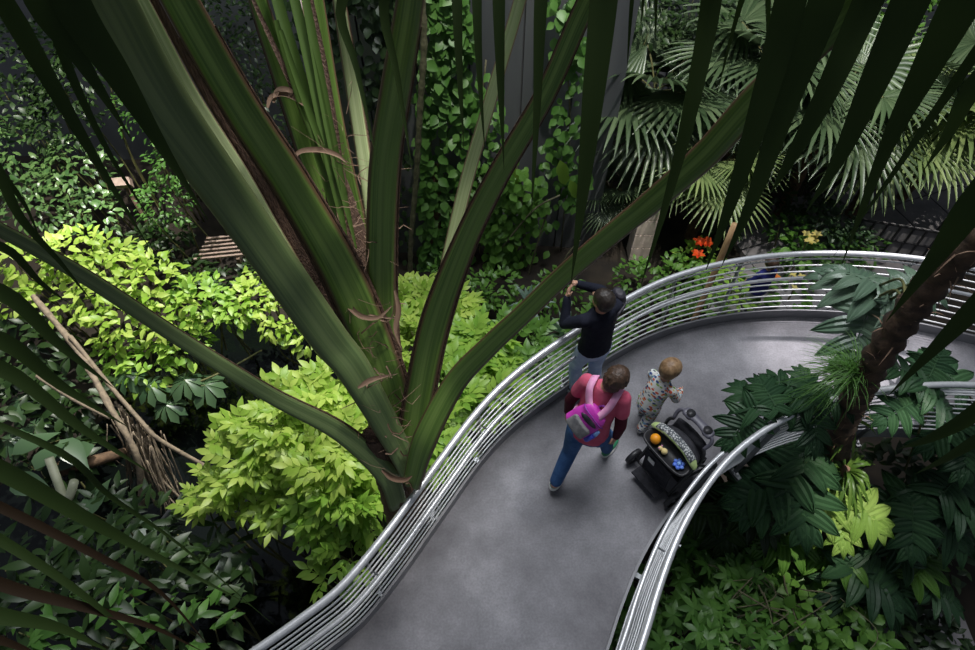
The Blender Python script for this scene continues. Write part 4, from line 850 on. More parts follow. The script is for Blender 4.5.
# ------------------------------------------------------------------ people
def remeshed(mb, name, m, parent=None, voxel=0.008, smooth=4, top=None):
    me = bpy.data.meshes.new(name); me.from_pydata([tuple(p) for p in mb.v], [], mb.f); me.update()
    o = bpy.data.objects.new(name, me); COL.objects.link(o)
    a = o.modifiers.new('a', 'REMESH'); a.mode = 'VOXEL'; a.voxel_size = voxel
    if smooth: b_ = o.modifiers.new('b', 'SMOOTH'); b_.factor = .5; b_.iterations = smooth
    dg = bpy.context.evaluated_depsgraph_get(); me2 = bpy.data.meshes.new_from_object(o.evaluated_get(dg))
    o.modifiers.clear(); o.data = me2; bpy.data.meshes.remove(me); me2.name = name
    me2.materials.clear(); me2.materials.append(m); me2.polygons.foreach_set('use_smooth', [True] * len(me2.polygons))
    if parent is not None: o.parent = parent
    return o
def hand(mb, w, d, n, th, s=1.0, curl=.35):
    """w wrist, d direction to the fingers, n palm-back normal, th side the thumb is on"""
    d = d.normalized(); n = (n - d * n.dot(d)).normalized(); x = d.cross(n).normalized()
    if x.dot(th) < 0: x = -x
    rot = Matrix((x, d, n)).transposed()
    mb.ball(w + d * .045 * s, .036 * s, .050 * s, .016 * s, 12, rot); mb.caps(w - d * .02 * s, .024 * s, w + d * .02 * s, .025 * s, 10)
    for k, L in enumerate((.070, .078, .072, .056)):
        r0 = w + d * .078 * s + x * ((.026 - .0175 * k) * s); c1 = curl * (1 + .1 * k); dd = d; p = r0 - d * .02 * s; rr = .0090 * s; ch = [(p, rr)]
        for j in range(3):
            a = c1 * (j + .5); e = (d * math.cos(a) - n * math.sin(a)).normalized(); p = p + e * (L * (.46, .32, .26)[j] * s + (.02 * s if j == 0 else 0)); rr *= .92; ch.append((p, rr))
        mb.chain(ch, 8)
    t0 = w + d * .022 * s + x * .026 * s; t1 = t0 + (d * .6 + x * .75 - n * .2).normalized() * .036 * s; t2 = t1 + (d * .95 + x * .15 - n * .35).normalized() * .030 * s
    mb.chain([(t0 - x * .01 * s, .013 * s), (t1, .0105 * s), (t2, .0088 * s)], 8)
def headmesh(mb, c, s, fwd, up):
    fwd = fwd.normalized(); rt = fwd.cross(up).normalized(); up = rt.cross(fwd).normalized(); rot = Matrix((rt, fwd, up)).transposed(); L = lambda x, y, z: c + rot @ V((x, y, z)) * s
    mb.ball(L(0, -.012, .022), .077 * s, .095 * s, .090 * s, 18, rot); mb.ball(L(0, .025, -.045), .060 * s, .066 * s, .072 * s, 16, rot); mb.ball(L(0, .058, -.088), .030 * s, .026 * s, .022 * s, 10, rot)
    mb.caps(L(0, .088, .012), .010 * s, L(0, .108, -.022), .014 * s, 8); mb.ball(L(0, .085, -.058), .022 * s, .008 * s, .008 * s, 8, rot)
    for q in (-1, 1):
        mb.ball(L(q * .078, -.008, -.012), .009 * s, .019 * s, .031 * s, 10, rot); mb.ball(L(q * .03, .078, .022), .018 * s, .012 * s, .008 * s, 8, rot)
    return rot, L
def eyes(c, s, rot, parent):
    for q in (-1, 1):
        e = MB(); e.ball(c + rot @ V((q * .029, .083, .006)) * s, .0105 * s, n=10); e.build('eye', M['screen'], parent, origin=(0, 0, 0))
def place(root, loc, yaw): root.location = loc; root.rotation_euler = (0, 0, yaw)
def heading(x, y): return math.atan2(-x, y)          # local +y -> (x, y)
def ring(c, rx, ry, tilt=0): return (V(c), V((rx, 0, 0)), V((0, ry, tilt)))
def shoe(root, heel, toe, m, sole, s=1.0, rise=0.0):
    h, t = V(heel), V(toe); d = (t - h).normalized(); x = d.cross(UPZ).normalized(); n = x.cross(d); rot = Matrix((x, d, n)).transposed(); L = (t - h).length
    mb = MB(); mb.ball(h + d * L * .24 + n * .045 * s, .041 * s, L * .28, .052 * s, 12, rot); mb.ball(h + d * L * .62 + n * .033 * s, .047 * s, L * .40, .036 * s, 12, rot)
    mb.caps(h + d * L * .24 + n * .05 * s, .038 * s, h + d * L * .24 + n * .09 * s, .040 * s, 10)
    o = remeshed(mb, 'shoe', m, root, .007 * s, 3)
    sm = MB(); sm.loft([(h + d * L * .5 + n * z, x * .050 * s, d * L * .54) for z in (0, .006 * s, .022 * s, .026 * s)], 20)
    so = sm.build('sole', sole, o, origin=(0, 0, 0))
    return o

# --- person in the raspberry top (local frame: +x right, +y forward)
def person_pink():
    sh = {-1: V((-.158, .055, 1.375)), 1: V((.158, .055, 1.375))}
    el = {-1: V((-.235, .03, 1.10)), 1: V((.225, .015, 1.10))}; wr = {-1: V((-.235, .07, .865)), 1: V((.225, .06, .87))}
    hip = {-1: V((-.085, -.01, .88)), 1: V((.085, .01, .88))}; kn = {-1: V((-.10, -.04, .48)), 1: V((.125, .24, .49))}; an = {-1: V((-.115, -.27, .135)), 1: V((.155, .32, .09))}
    mb = MB()
    mb.loft([ring((0, 0, .80), .13, .09), ring((0, 0, .88), .165, .115), ring((0, 0, .98), .155, .11), ring((0, .01, 1.08), .145, .10), ring((0, .03, 1.2), .155, .105), ring((0, .045, 1.32), .148, .10), ring((0, .05, 1.39), .12, .075), ring((0, .05, 1.43), .06, .055)])
    hc = V((.055, .080, 1.535)); mb.caps((0, .05, 1.40), .058, (.035, .065, 1.48), .052)
    for q in (-1, 1):
        mb.chain([(sh[q], .058), (el[q], .042), (wr[q], .027)]); mb.chain([(hip[q], .088), (kn[q], .058), (an[q], .040)])
        hand(mb, wr[q], V((0, .12, -1)), V((q, 0, 0)), V((0, 1, 0)), 1.0, .35)
    for q, h, t in ((-1, (-.12, -.30, .09), (-.125, -.11, .02)), (1, (.155, .30, .03), (.18, .53, .03))):
        mb.caps(an[q], .038, V(h) * .5 + V(t) * .5 + V((0, 0, .03)), .03)
    rot, L = headmesh(mb, hc, 1.0, V((0.35, 1, -.2)), V((.15, 0, 1)))
    root = remeshed(mb, 'person', M['skin'], None, .006, 3)
    hb = MB(); hb.ball(L(0, -.020, .036), .090, .105, .094, 20, rot); hb.ball(L(0, -.050, -.018), .080, .068, .078, 18, rot)
    for q in (-1, 1): hb.ball(L(q * .072, .0, .02), .020, .05, .05, 10, rot)
    R = random.Random(1)
    for k in range(60):
        d = rnd_dir(R); 
        if d.y > .35 and d.z < .4: continue
        p = L(d.x * .088, -.02 + d.y * .102, .034 + d.z * .090); hb.caps(p, .009, p + rot @ V((d.x * .01, d.y * .01 - .004, -.012)), .007, 6)
    remeshed(hb, 'hair', M['hairb'], root, .006, 2); eyes(hc, 1, rot, root)
    tb = MB()
    tb.loft([ring((0, .0, .84), .172, .132), ring((0, 0, .88), .175, .132), ring((0, .0, .98), .163, .125), ring((0, .01, 1.08), .154, .117), ring((0, .03, 1.2), .160, .118), ring((0, .045, 1.31), .165, .113), ring((0, .05, 1.39), .135, .088), ring((0, .05, 1.435), .078, .066)])
    for q in (-1, 1):
        tb.chain([(sh[q], .067), (sh[q] * .5 + el[q] * .5 + V((q * .004, 0, 0)), .062)])
        tb.caps(sh[q] - V((q * .08, 0, .01)), .066, sh[q] - V((q * .03, 0, 0)), .067)
    remeshed(tb, 'shirt', M['pinkshirt'], root, .008, 4)
    for q in (-1, 1):
        s_ = MB().chain([(sh[q] * .55 + el[q] * .45, .055), (el[q], .051), (wr[q] + V((0, 0, .01)), .036)]); remeshed(s_, 'sleeve', M['maroon'], root, .007, 3)
    jb = MB(); jb.loft([ring((0, 0, .77), .12, .09), ring((0, -.005, .83), .168, .125), ring((0, 0, .90), .170, .124), ring((0, 0, .93), .165, .118)])
    for q in (-1, 1): jb.chain([(hip[q] + V((q * .005, 0, -.03)), .104), ((hip[q] + kn[q]) / 2, .090), (kn[q], .074), ((kn[q] + an[q]) / 2, .068), (an[q] + (kn[q] - an[q]) * .10, .060)])
    remeshed(jb, 'trousers', M['jeans'], root, .008, 4)
    shoe(root, (-.118, -.315, .085), (-.125, -.09, .012), M['shoegreen'], M['white'], 1.12); shoe(root, (.151, .27, .004), (.185, .53, .004), M['shoegreen'], M['white'], 1.1)
    return root, sh
PX, PY = .772, 2.275; yaw_p = heading(.5, .86)
pp_, psh = person_pink(); place(pp_, (PX, PY, 0), yaw_p)
PS = .90
def lean(ob):
    for v_ in ob.data.vertices:
        k = max(0.0, v_.co.z - .75) / .8; v_.co.y += .10 * k; v_.co.x += .02 * k
for o_ in [pp_] + list(pp_.children):
    if not o_.name.startswith('shoe'): lean(o_)
pp_.scale = (PS, PS, PS)
tag(pp_, 'person in a raspberry top over maroon sleeves and blue jeans, mid-stride with a pink backpack', 'person')
# backpack on that person's back (a thing of its own), same local frame
bp_ = empty('backpack', (PX, PY, 0), 'small magenta backpack with pale pink straps on the back of the walking person', 'backpack'); bp_.rotation_euler = (0, 0, yaw_p)
def sub(mb, name, m, root, voxel=None, smooth=3):
    if voxel: return remeshed(mb, name, m, root, voxel, smooth)
    return mb.build(name, m, root, origin=(0, 0, 0)) if False else _local(mb, name, m, root)
def _local(mb, name, m, root):
    me = bpy.data.meshes.new(name); me.from_pydata([tuple(p) for p in mb.v], [], mb.f); me.materials.append(m)
    me.polygons.foreach_set('use_smooth', [True] * len(me.polygons)); me.update()
    o = bpy.data.objects.new(name, me); COL.objects.link(o); o.parent = root; return o
def _build_local(self, name, m, parent=None, origin=None, smooth=True):
    o = _local(self, name, m, parent); o.data.polygons.foreach_set('use_smooth', [smooth] * len(o.data.polygons)); return o
BK = V((-.03, -.095, 1.19))
b0 = MB(); b0.loft([ring(BK + V((0, -.055, z)), rx, ry) for z, rx, ry in ((-.135, .110, .055), (-.12, .125, .064), (0, .125, .066), (.09, .112, .058), (.125, .090, .045), (.14, .05, .025))], 24)
body = sub(b0, 'pack_body', M['magenta'], bp_, .007, 3)
b1 = MB(); b1.loft([ring(BK + V((0, -.112, z)), rx, ry) for z, rx, ry in ((-.125, .085, .018), (-.115, .10, .030), (-.02, .10, .030), (-.005, .08, .015))], 20); sub(b1, 'front_pocket', M['packgrey'], bp_, .006, 2)
b2 = MB(); b2.ball(BK + V((0, -.118, .045)), .085, .014, .024, 14, Matrix.Rotation(-.1, 3, 'Y')); sub(b2, 'pocket_opening', M['packblack'], bp_)
b3 = MB(); b3.tube([BK + V((x, -.060 - .075 * math.sqrt(max(0, 1 - (x / .125) ** 2)), .088 + .01 * math.cos(x * 20))) for x in [-.12 + .02 * i for i in range(13)]], .006, 6); sub(b3, 'zipper', M['purple'], bp_)
b4 = MB(); b4.tube(spline([BK + V((-.03, -.03, .14)), BK + V((-.02, -.05, .185)), BK + V((.02, -.05, .185)), BK + V((.03, -.03, .14))], 5), .009, 6); sub(b4, 'handle', M['purple'], bp_)
for q in (-1, 1):
    P = spline([BK + V((q * .03 + .05, -.055, .115)), V((q * .08 + .01, -.082, 1.36)), V((q * .105, -.030, 1.432)), V((q * .11, .05, 1.456)), V((q * .112, .13, 1.39)), V((q * .12, .15, 1.24)), V((q * .15, .08, 1.12)), BK + V((q * .11 - .02, -.04, -.05 - q * .03))], 6)
    b5 = MB(); b5.strap(P, [.055] * 25 + [.035] * (len(P) - 25), V((0, -1, .6)) , 0.0)
    st_ = MB(); n_ = len(P); vs, fs = [], []
    for i, p in enumerate(P):
        t = dirs_of(P, i); out_ = (p - V((q * .06, .045, 1.22))); out_.z *= .6; nr = (out_ - t * out_.dot(t)).normalized(); sd = t.cross(nr); w_ = .029 if i < 26 else .014
        for x, y in ((-1, .006), (1, .006), (1, -.006), (-1, -.006)): vs.append(p + sd * (x * w_) + nr * y)
    for i in range(n_ - 1):
        for j in range(4): fs.append((4 * i + j, 4 * i + (j + 1) % 4, 4 * i + 4 + (j + 1) % 4, 4 * i + 4 + j))
    st_.add(vs, fs); _local(st_, 'strap', M['straps'], bp_)
b6 = MB(); b6.caps(BK + V((.135, -.06, -.10)), .027, BK + V((.135, -.06, -.03)), .027, 14); bo = sub(b6, 'bottle', M['bluebottle'], bp_)
b7 = MB(); b7.caps(BK + V((.135, -.06, -.01)), .025, BK + V((.136, -.06, .012)), .018, 12); _local(b7, 'bottle_cap', M['bluelid'], bo)
rb = Matrix.Rotation(-.40, 3, 'X') @ Matrix.Rotation(.55, 3, 'Y')
for o_ in list(bp_.children) + [bo.children[0]]:
    if o_.name.startswith('strap'): continue
    for v_ in o_.data.vertices: v_.co = BK + rb @ (v_.co - BK)

for o_ in list(bp_.children) + [bo.children[0]]: lean(o_)
bp_.scale = (PS, PS, PS)
# --- person in the black top photographing over the railing
def person_black():
    sh = {-1: V((-.17, .02, 1.30)), 1: V((.17, .02, 1.30))}; el = {-1: V((-.265, .15, 1.16)), 1: V((.13, .22, 1.33))}; wr = {-1: V((-.185, .27, 1.36)), 1: V((-.07, .31, 1.43))}
    hip = {-1: V((-.085, 0, .83)), 1: V((.085, 0, .83))}; kn = {-1: V((-.09, .10, .45)), 1: V((.09, .03, .45))}; an = {-1: V((-.09, .04, .09)), 1: V((.10, -.03, .09))}
    mb = MB()
    mb.loft([ring((0, 0, .75), .12, .09), ring((0, 0, .84), .155, .11), ring((0, 0, .94), .14, .10), ring((0, 0, 1.05), .13, .095), ring((0, .01, 1.16), .14, .10), ring((0, .015, 1.26), .15, .095), ring((0, .015, 1.33), .11, .07), ring((0, .02, 1.36), .055, .05)])
    hc = V((0, .035, 1.475)); mb.caps((0, .015, 1.33), .054, (0, .025, 1.43), .050)
    for q in (-1, 1):
        mb.chain([(sh[q], .052), (el[q], .039), (wr[q], .026)]); mb.chain([(hip[q], .085), (kn[q], .055), (an[q], .038)]); mb.caps(an[q], .036, an[q] + V((0, .12, -.05)), .028)
    hand(mb, wr[-1], V((.25, .3, .7)), V((-.6, .3, .1)), V((.5, -.5, .3)), .95, .5); hand(mb, wr[1], V((-.5, .35, .35)), V((.1, .5, .6)), V((0, -.5, .6)), .95, .5)
    rot, L = headmesh(mb, hc, .97, V((-.2, 1, .05)), UPZ)
    root = remeshed(mb, 'person', M['skin'], None, .006, 3)
    hb = MB(); hb.ball(L(0, -.020, .034), .089, .104, .092, 20, rot); hb.ball(L(0, -.050, -.010), .080, .064, .068, 18, rot)
    remeshed(hb, 'hair', M['hairk'], root, .006, 2); eyes(hc, .97, rot, root)
    tb = MB(); tb.loft([ring((0, 0, .82), .168, .125), ring((0, 0, .88), .168, .124), ring((0, 0, 1.0), .155, .113), ring((0, .01, 1.15), .160, .115), ring((0, .015, 1.25), .170, .110), ring((0, .015, 1.33), .132, .085), ring((0, .02, 1.365), .068, .060)])
    for q in (-1, 1): tb.caps(sh[q] - V((q * .09, 0, .01)), .062, sh[q], .064); tb.chain([(sh[q], .064), ((sh[q] + el[q]) / 2, .056), (el[q], .050), (wr[q] - (wr[q] - el[q]) * .06, .037)])
    remeshed(tb, 'jumper', M['navy'], root, .008, 4)
    jb = MB(); jb.loft([ring((0, 0, .72), .12, .09), ring((0, -.01, .79), .160, .122), ring((0, 0, .88), .155, .115)])
    for q in (-1, 1): jb.chain([(hip[q] + V((0, 0, -.03)), .098), ((hip[q] + kn[q]) / 2, .083), (kn[q], .070), ((kn[q] + an[q]) / 2, .064), (an[q] + V((0, 0, .01)), .058)])
    remeshed(jb, 'trousers', M['jeansl'], root, .008, 4)
    shoe(root, (-.085, -.02, .004), (-.115, .23, .004), M['shoek'], M['white']); shoe(root, (.10, -.09, .004), (.115, .16, .004), M['shoek'], M['white'])
    return root, hc
QX, QY = .90, 3.075; yaw_q = heading(-.45, .89)
qq_, _ = person_black(); place(qq_, (QX, QY, 0), yaw_q); qq_.scale = (.92, .92, .92)
tag(qq_, 'dark-haired person in a black jumper and light jeans raising a phone over the railing', 'person')
ph_ = empty('phone', (QX, QY, 0), 'black phone held up in both hands by the person in the black jumper', 'phone'); ph_.rotation_euler = (0, 0, yaw_q); ph_.scale = (.92, .92, .92)
m_ = MB(); pc = V((-.14, .372, 1.478)); rp = Matrix.Rotation(.5, 3, 'Y'); m_.box(pc, rp @ V((.036, 0, 0)), V((0, .0045, 0)), rp @ V((0, 0, .074))); _build_local(m_, 'case', M['blackpl'], ph_, smooth=False)
m_ = MB(); m_.box(pc - V((0, .0048, 0)), rp @ V((.033, 0, 0)), V((0, .0006, 0)), rp @ V((0, 0, .069))); _build_local(m_, 'screen', M['screen'], ph_, smooth=False)
bg_ = empty('shoulder_bag', (QX, QY, 0), 'black bag slung on the shoulder of the person with the phone', 'bag'); bg_.rotation_euler = (0, 0, yaw_q); bg_.scale = (.92, .92, .92)
m_ = MB(); m_.loft([ring((.235, .10, z), rx, ry) for z, rx, ry in ((1.14, .05, .06), (1.17, .065, .085), (1.30, .065, .085), (1.37, .05, .07), (1.39, .03, .04))], 18); _bag = remeshed(m_, 'bag_body', M['packblack'], bg_, .007, 3)
m_ = MB(); m_.loft([ring((.24, .185, z), rx, ry) for z, rx, ry in ((1.18, .04, .012), (1.20, .048, .022), (1.28, .048, .022), (1.30, .03, .012))], 14); _local(m_, 'front_pocket', M['greypl'], bg_)
m_ = MB(); m_.tube(spline([V((.225, .03, 1.30)), V((.205, -.03, 1.365)), V((.155, -.06, 1.36)), V((.10, -.085, 1.34)), V((.06, -.10, 1.25))], 5), .011, 6); _local(m_, 'strap', M['packblack'], bg_)

# --- toddler in printed pyjamas
def toddler():
    sh = {-1: V((-.105, .06, .585)), 1: V((.105, .06, .585))}; el = {-1: V((-.125, .11, .475)), 1: V((.15, .10, .475))}; wr = {-1: V((-.085, .20, .44)), 1: V((.115, .20, .45))}
    hip = {-1: V((-.05, -.02, .335)), 1: V((.05, -.02, .335))}; kn = {-1: V((-.055, .05, .20)), 1: V((.06, -.03, .195))}; an = {-1: V((-.06, .03, .055)), 1: V((.065, -.12, .065))}
    mb = MB(); mb.loft([ring((0, -.02, .28), .07, .06), ring((0, -.02, .34), .095, .08), ring((0, .01, .43), .092, .08), ring((0, .04, .53), .09, .07), ring((0, .06, .60), .065, .05), ring((0, .065, .63), .035, .035)])
    hc = V((0, .115, .735)); mb.caps((0, .06, .61), .036, (0, .085, .67), .036)
    for q in (-1, 1):
        mb.chain([(sh[q], .036), (el[q], .030), (wr[q], .021)]); mb.chain([(hip[q], .058), (kn[q], .043), (an[q], .030)]); mb.caps(an[q], .028, an[q] + V((0, .06, -.03)), .02)
        hand(mb, wr[q], V((-.1 * q, .5, -.6)), V((q, 0, 0)), V((0, 1, 0.3)), .62, .4)
    rot, L = headmesh(mb, hc, .86, V((.1, 1, -.25)), UPZ)
    root = remeshed(mb, 'person', M['skin'], None, .005, 3)
    hb = MB(); hb.ball(L(0, -.018, .036), .087, .102, .090, 20, rot); hb.ball(L(0, -.045, -.008), .079, .066, .066, 18, rot); remeshed(hb, 'hair', M['hairl'], root, .005, 2); eyes(hc, .86, rot, root)
    tb = MB(); tb.loft([ring((0, -.025, .27), .108, .095), ring((0, -.02, .33), .108, .095), ring((0, .01, .43), .104, .090), ring((0, .04, .53), .108, .085), ring((0, .06, .605), .082, .066), ring((0, .065, .64), .042, .042)])
    for q in (-1, 1): tb.chain([(sh[q], .046), (el[q], .042), (wr[q] - (wr[q] - el[q]) * .05, .032)])
    remeshed(tb, 'pyjama_top', M['pyjama'], root, .006, 4)
    jb = MB(); jb.loft([ring((0, -.02, .25), .08, .07), ring((0, -.02, .34), .106, .09)])
    for q in (-1, 1): jb.chain([(hip[q], .068), (kn[q], .055), (an[q] + V((0, 0, .015)), .042)])
    remeshed(jb, 'pyjama_trousers', M['pyjama'], root, .006, 4)
    shoe(root, (-.06, .0, .004), (-.07, .13, .004), M['packgrey'], M['white'], .62); shoe(root, (.065, -.15, .025), (.07, -.03, .008), M['packgrey'], M['white'], .62)
    return root
tt_ = toddler(); place(tt_, (1.425, 2.79, 0), heading(.78, .62)); tag(tt_, 'toddler in white pyjamas with a colourful print walking beside the stroller', 'person')

# --- visitor on the lower level, seen through the far railing
def visitor():
    mb = MB(); mb.loft([ring((0, 0, .42), .09, .07), ring((0, 0, .52), .115, .085), ring((0, 0, .70), .11, .08), ring((0, .01, .82), .10, .07), ring((0, .01, .88), .04, .04)]); mb.caps((0, .01, .86), .04, (0, .02, .93), .038)
    for q in (-1, 1):
        mb.chain([(V((q * .115, .01, .81)), .04), (V((q * .155, .03, .66)), .032), (V((q * .14, .12, .56)), .022)]); mb.chain([(V((q * .055, 0, .48)), .062), (V((q * .06, .03, .27)), .046), (V((q * .065, 0, .05)), .032)]); mb.caps((q * .065, 0, .05), .03, (q * .065, .09, .03), .025)
        hand(mb, V((q * .14, .12, .56)), V((0, .5, -.7)), V((q, 0, 0)), V((0, 1, 0)), .7, .4)
    hc = V((0, .03, 1.01)); rot, L = headmesh(mb, hc, .88, V((0, 1, -.1)), UPZ)
    root = remeshed(mb, 'person', M['skin'], None, .007, 3)
    hb = MB(); hb.ball(L(0, -.02, .036), .089, .104, .092, 18, rot); hb.ball(L(0, -.05, -.01), .08, .066, .07, 16, rot); remeshed(hb, 'hair', M['hairb'], root, .007, 2)
    tb = MB(); tb.loft([ring((0, 0, .44), .135, .105), ring((0, 0, .6), .13, .10), ring((0, 0, .75), .128, .095), ring((0, .01, .84), .10, .075), ring((0, .01, .89), .05, .05)])
    for q in (-1, 1): tb.chain([(V((q * .115, .01, .81)), .05), (V((q * .155, .03, .66)), .044), (V((q * .14, .115, .57)), .034)])
    remeshed(tb, 'jacket', M['navy2'], root, .008, 3)
    jb = MB(); jb.loft([ring((0, 0, .40), .09, .075), ring((0, 0, .5), .122, .09)])
    for q in (-1, 1): jb.chain([(V((q * .055, 0, .46)), .072), (V((q * .06, .03, .27)), .058), (V((q * .065, 0, .07)), .046)])
    remeshed(jb, 'trousers', M['paleg'], root, .008, 3)
    for q in (-1, 1): shoe(root, (q * .065, -.05, .004), (q * .07, .12, .004), M['shoek'], M['white'], .8)
    return root
c = at(748, 309, GZ + .2); vv_ = visitor(); place(vv_, c, heading(-.3, .95)); tag(vv_, 'person in a navy jacket and pale trousers on the lower path beyond the far railing', 'person')

# ------------------------------------------------------------------ stroller (local: +x = its side towards the railing, +y = rear, where the handle is)
def stroller():
    root = empty('stroller', (0, 0, 0), 'black stroller with a tray of toys parked against the inner railing', 'stroller')
    T = lambda pts, r, nm, m='blackpl', par=None, n=8, sm=5: _local(MB().tube(spline(pts, sm), r, n), nm, M[m], par or root)
    for q in (-1, 1):
        for y, r in ((0.0, .085), (.42, .10)):
            wx = q * (.235 if y == 0 else .22); wb = MB(); k = 24; vs, fs = [], []
            for i in range(k):
                a = 2 * PI * i / k
                for dx, dr in ((-.020, .84), (-.022, .95), (0, 1.0), (.022, .95), (.020, .84)): vs.append(V((wx + dx, y + r * dr * math.cos(a), r + r * dr * math.sin(a))))
            for i in range(k):
                for j in range(5): fs.append((i * 5 + j, i * 5 + (j + 1) % 5, ((i + 1) % k) * 5 + (j + 1) % 5, ((i + 1) % k) * 5 + j))
            wb.add(vs, fs); w_ = _local(wb, 'wheel', M['blackpl'], root)
            hb = MB()
            for i in range(6):
                a = 2 * PI * i / 6; hb.tube([V((wx, y, r)), V((wx, y + .86 * r * math.cos(a), r + .86 * r * math.sin(a)))], .009, 6)
            hb.ball((wx, y, r), .024, n=10); _local(hb, 'spoke', M['greypl'], w_)
        T([V((q * .19, .0, .10)), V((q * .19, .10, .30)), V((q * .20, .20, .50)), V((q * .19, .21, .62)), V((q * .165, .22, .66))], .015, 'frame')
        T([V((q * .21, .42, .12)), V((q * .20, .30, .32)), V((q * .20, .18, .48))], .014, 'frame')
        T([V((q * .19, .0, .13)), V((q * .18, .20, .17)), V((q * .20, .41, .14))], .011, 'frame')
        T([V((q * .165, .22, .66)), V((q * .175, .26, .72)), V((q * .155, .285, .75)), V((q * .10, .295, .755))], .016, 'handle_arm', 'greypl')
    T([V((-.235, 0, .085)), V((0, 0, .09)), V((.235, 0, .085))], .012, 'axle'); T([V((-.22, .42, .10)), V((0, .42, .10)), V((.22, .42, .10))], .012, 'axle')
    # parent console with two cup holders
    mb = MB(); mb.loft([(V((x, .295 + .012 * (1 - (x / .15) ** 2), .752)), V((0, ry, 0)), V((0, 0, .020))) for x, ry in ((-.145, .03), (-.13, .044), (-.09, .048), (-.04, .036), (0, .034), (.04, .036), (.09, .048), (.13, .044), (.145, .03))], 16); cs = _local(mb, 'console', M['greypl'], root)
    for x in (-.09, .09):
        hb = MB(); hb.tube([V((x, .302, .72)), V((x, .302, .776)), V((x, .302, .775)), V((x, .302, .760))], [.034, .036, .030, .028], 16); _local(hb, 'cup_holder', M['blackpl'], cs)
    # seat, hood, tray, foot rest
    mb = MB(); mb.loft([(V((0, .17, .33)), V((.165, 0, 0)), V((0, .12, 0))), (V((0, .17, .37)), V((.175, 0, 0)), V((0, .13, 0))), (V((0, .18, .40)), V((.17, 0, 0)), V((0, .125, 0)))], 20); _local(mb, 'seat', M['blackfab'], root)
    mb = MB(); mb.loft([(V((0, .23 + .05 * t, .38 + .24 * t)), V((.175 - .02 * t, 0, 0)), V((0, .03, .0))) for t in (0, .2, .5, .8, 1)], 18); _local(mb, 'backrest', M['blackfab'], root)
    vs, fs = [], []
    for i in range(9):
        t = i / 8; y = .10 + .13 * t; z = .695 + .015 * math.sin(PI * t) - .09 * t 
        for j in range(13):
            a = -1 + 2 * j / 12; vs.append(V((a * (.215 - .03 * t), y, z - .11 * abs(a) ** 2.5)))
    for i in range(8):
        for j in range(12): fs.append((i * 13 + j, i * 13 + j + 1, (i + 1) * 13 + j + 1, (i + 1) * 13 + j))
    n0 = len(vs); vs += [v_ - V((0, 0, .012)) for v_ in vs]; fs += [tuple(n0 + k for k in reversed(f)) for f in list(fs)]
    hood = _local(MB().add(vs, fs), 'canopy', M['blackfab'], root)
    rm = MB(); rm.loft([(V((x, .075, .715 - .10 * abs(x / .235) ** 2.5)), V((0, .034 * s_, 0)), V((0, 0, .026 * s_))) for x, s_ in ((-.240, .25), (-.232, .7), (-.20, 1), (-.1, 1), (0, 1), (.1, 1), (.20, 1), (.232, .7), (.240, .25))], 16); _local(rm, 'canopy_rim', M['greenrim'], hood)
    ms = MB(); ms.loft([(V((x, .078, .721 - .10 * abs(x / .235) ** 2.5)), V((0, .0335, 0)), V((0, 0, .0265))) for x in (-.19, -.15, -.08, 0, .08, .15, .19)], 16); _local(ms, 'mesh_panel', M['mesh'], hood)
    mb = MB(); k = 28; vs, fs = [], []
    def sq(a, rx, ry): c_, s_ = math.cos(a), math.sin(a); return rx * math.copysign(abs(c_) ** .6, c_), ry * math.copysign(abs(s_) ** .6, s_)
    prof = ((.19, .055, -.03), (.222, .078, .0), (.227, .083, .03), (.213, .070, .03), (.195, .056, .002))
    for rx, ry, z in prof:
        for i in range(k): x, y = sq(2 * PI * i / k, rx, ry); vs.append(V((x, .005 + y, .565 + z)))
    for r_ in range(len(prof) - 1):
        for i in range(k): fs.append((r_ * k + i, r_ * k + (i + 1) % k, (r_ + 1) * k + (i + 1) % k, (r_ + 1) * k + i))
    fs.append(tuple(range(k - 1, -1, -1))); fs.append(tuple((len(prof) - 1) * k + i for i in range(k)))
    _local(mb.add(vs, fs), 'tray', M['blackpl'], root)
    for q in (-1, 1): T([V((q * .21, .03, .55)), V((q * .205, .12, .53)), V((q * .20, .19, .50))], .014, 'tray_arm')
    mb = MB(); mb.box((0, -.015, .27), (.135, 0, 0), (0, .006, 0), (0, -.02, .20)); mb.box((0, -.065, .085), (.14, 0, 0), (0, .05, 0), (0, 0, .008)); fr = _build_local(mb, 'footrest', M['blackfab'], root, smooth=False)
    mb = MB(); mb.box((-.055, -.048, .38), (.034, 0, 0), (0, .003, 0), (0, -.004, .036)); lb = _build_local(mb, 'care_label', M['white'], fr, smooth=False); lb['label'] = 'white fabric label'
    mb = MB(); mb.box((0, .24, .20), (.17, 0, 0), (0, .15, 0), (0, 0, .008))
    for q in (-1, 1): mb.box((q * .17, .24, .245), (.004, 0, 0), (0, .15, 0), (0, 0, .045))
    mb.box((0, .39, .245), (.17, 0, 0), (0, .004, 0), (0, 0, .045)); _build_local(mb, 'basket', M['blackfab'], root, smooth=False)
    return root
SX, SY = 1.40, 2.19; yaw_s = math.atan2(-.82, .57)     # local +y (rear) -> (.82, .57)
st_ = stroller(); st_.location = (SX, SY, 0); st_.rotation_euler = (0, 0, yaw_s)
rs = Matrix.Rotation(yaw_s, 3, 'Z'); SW = lambda x, y, z: V((SX, SY, 0)) + rs @ V((x, y, z))
mb = MB().ball(SW(-.125, .0, .613), .043, n=20); tag(mb.build('ball', M['orange'], origin=SW(-.125, .0, .570)), 'orange ball lying at one end of the stroller tray', 'ball')
tw_ = empty('plush_toy', SW(-.02, -.01, .570), 'small pale yellow plush toy in the middle of the stroller tray', 'toy')
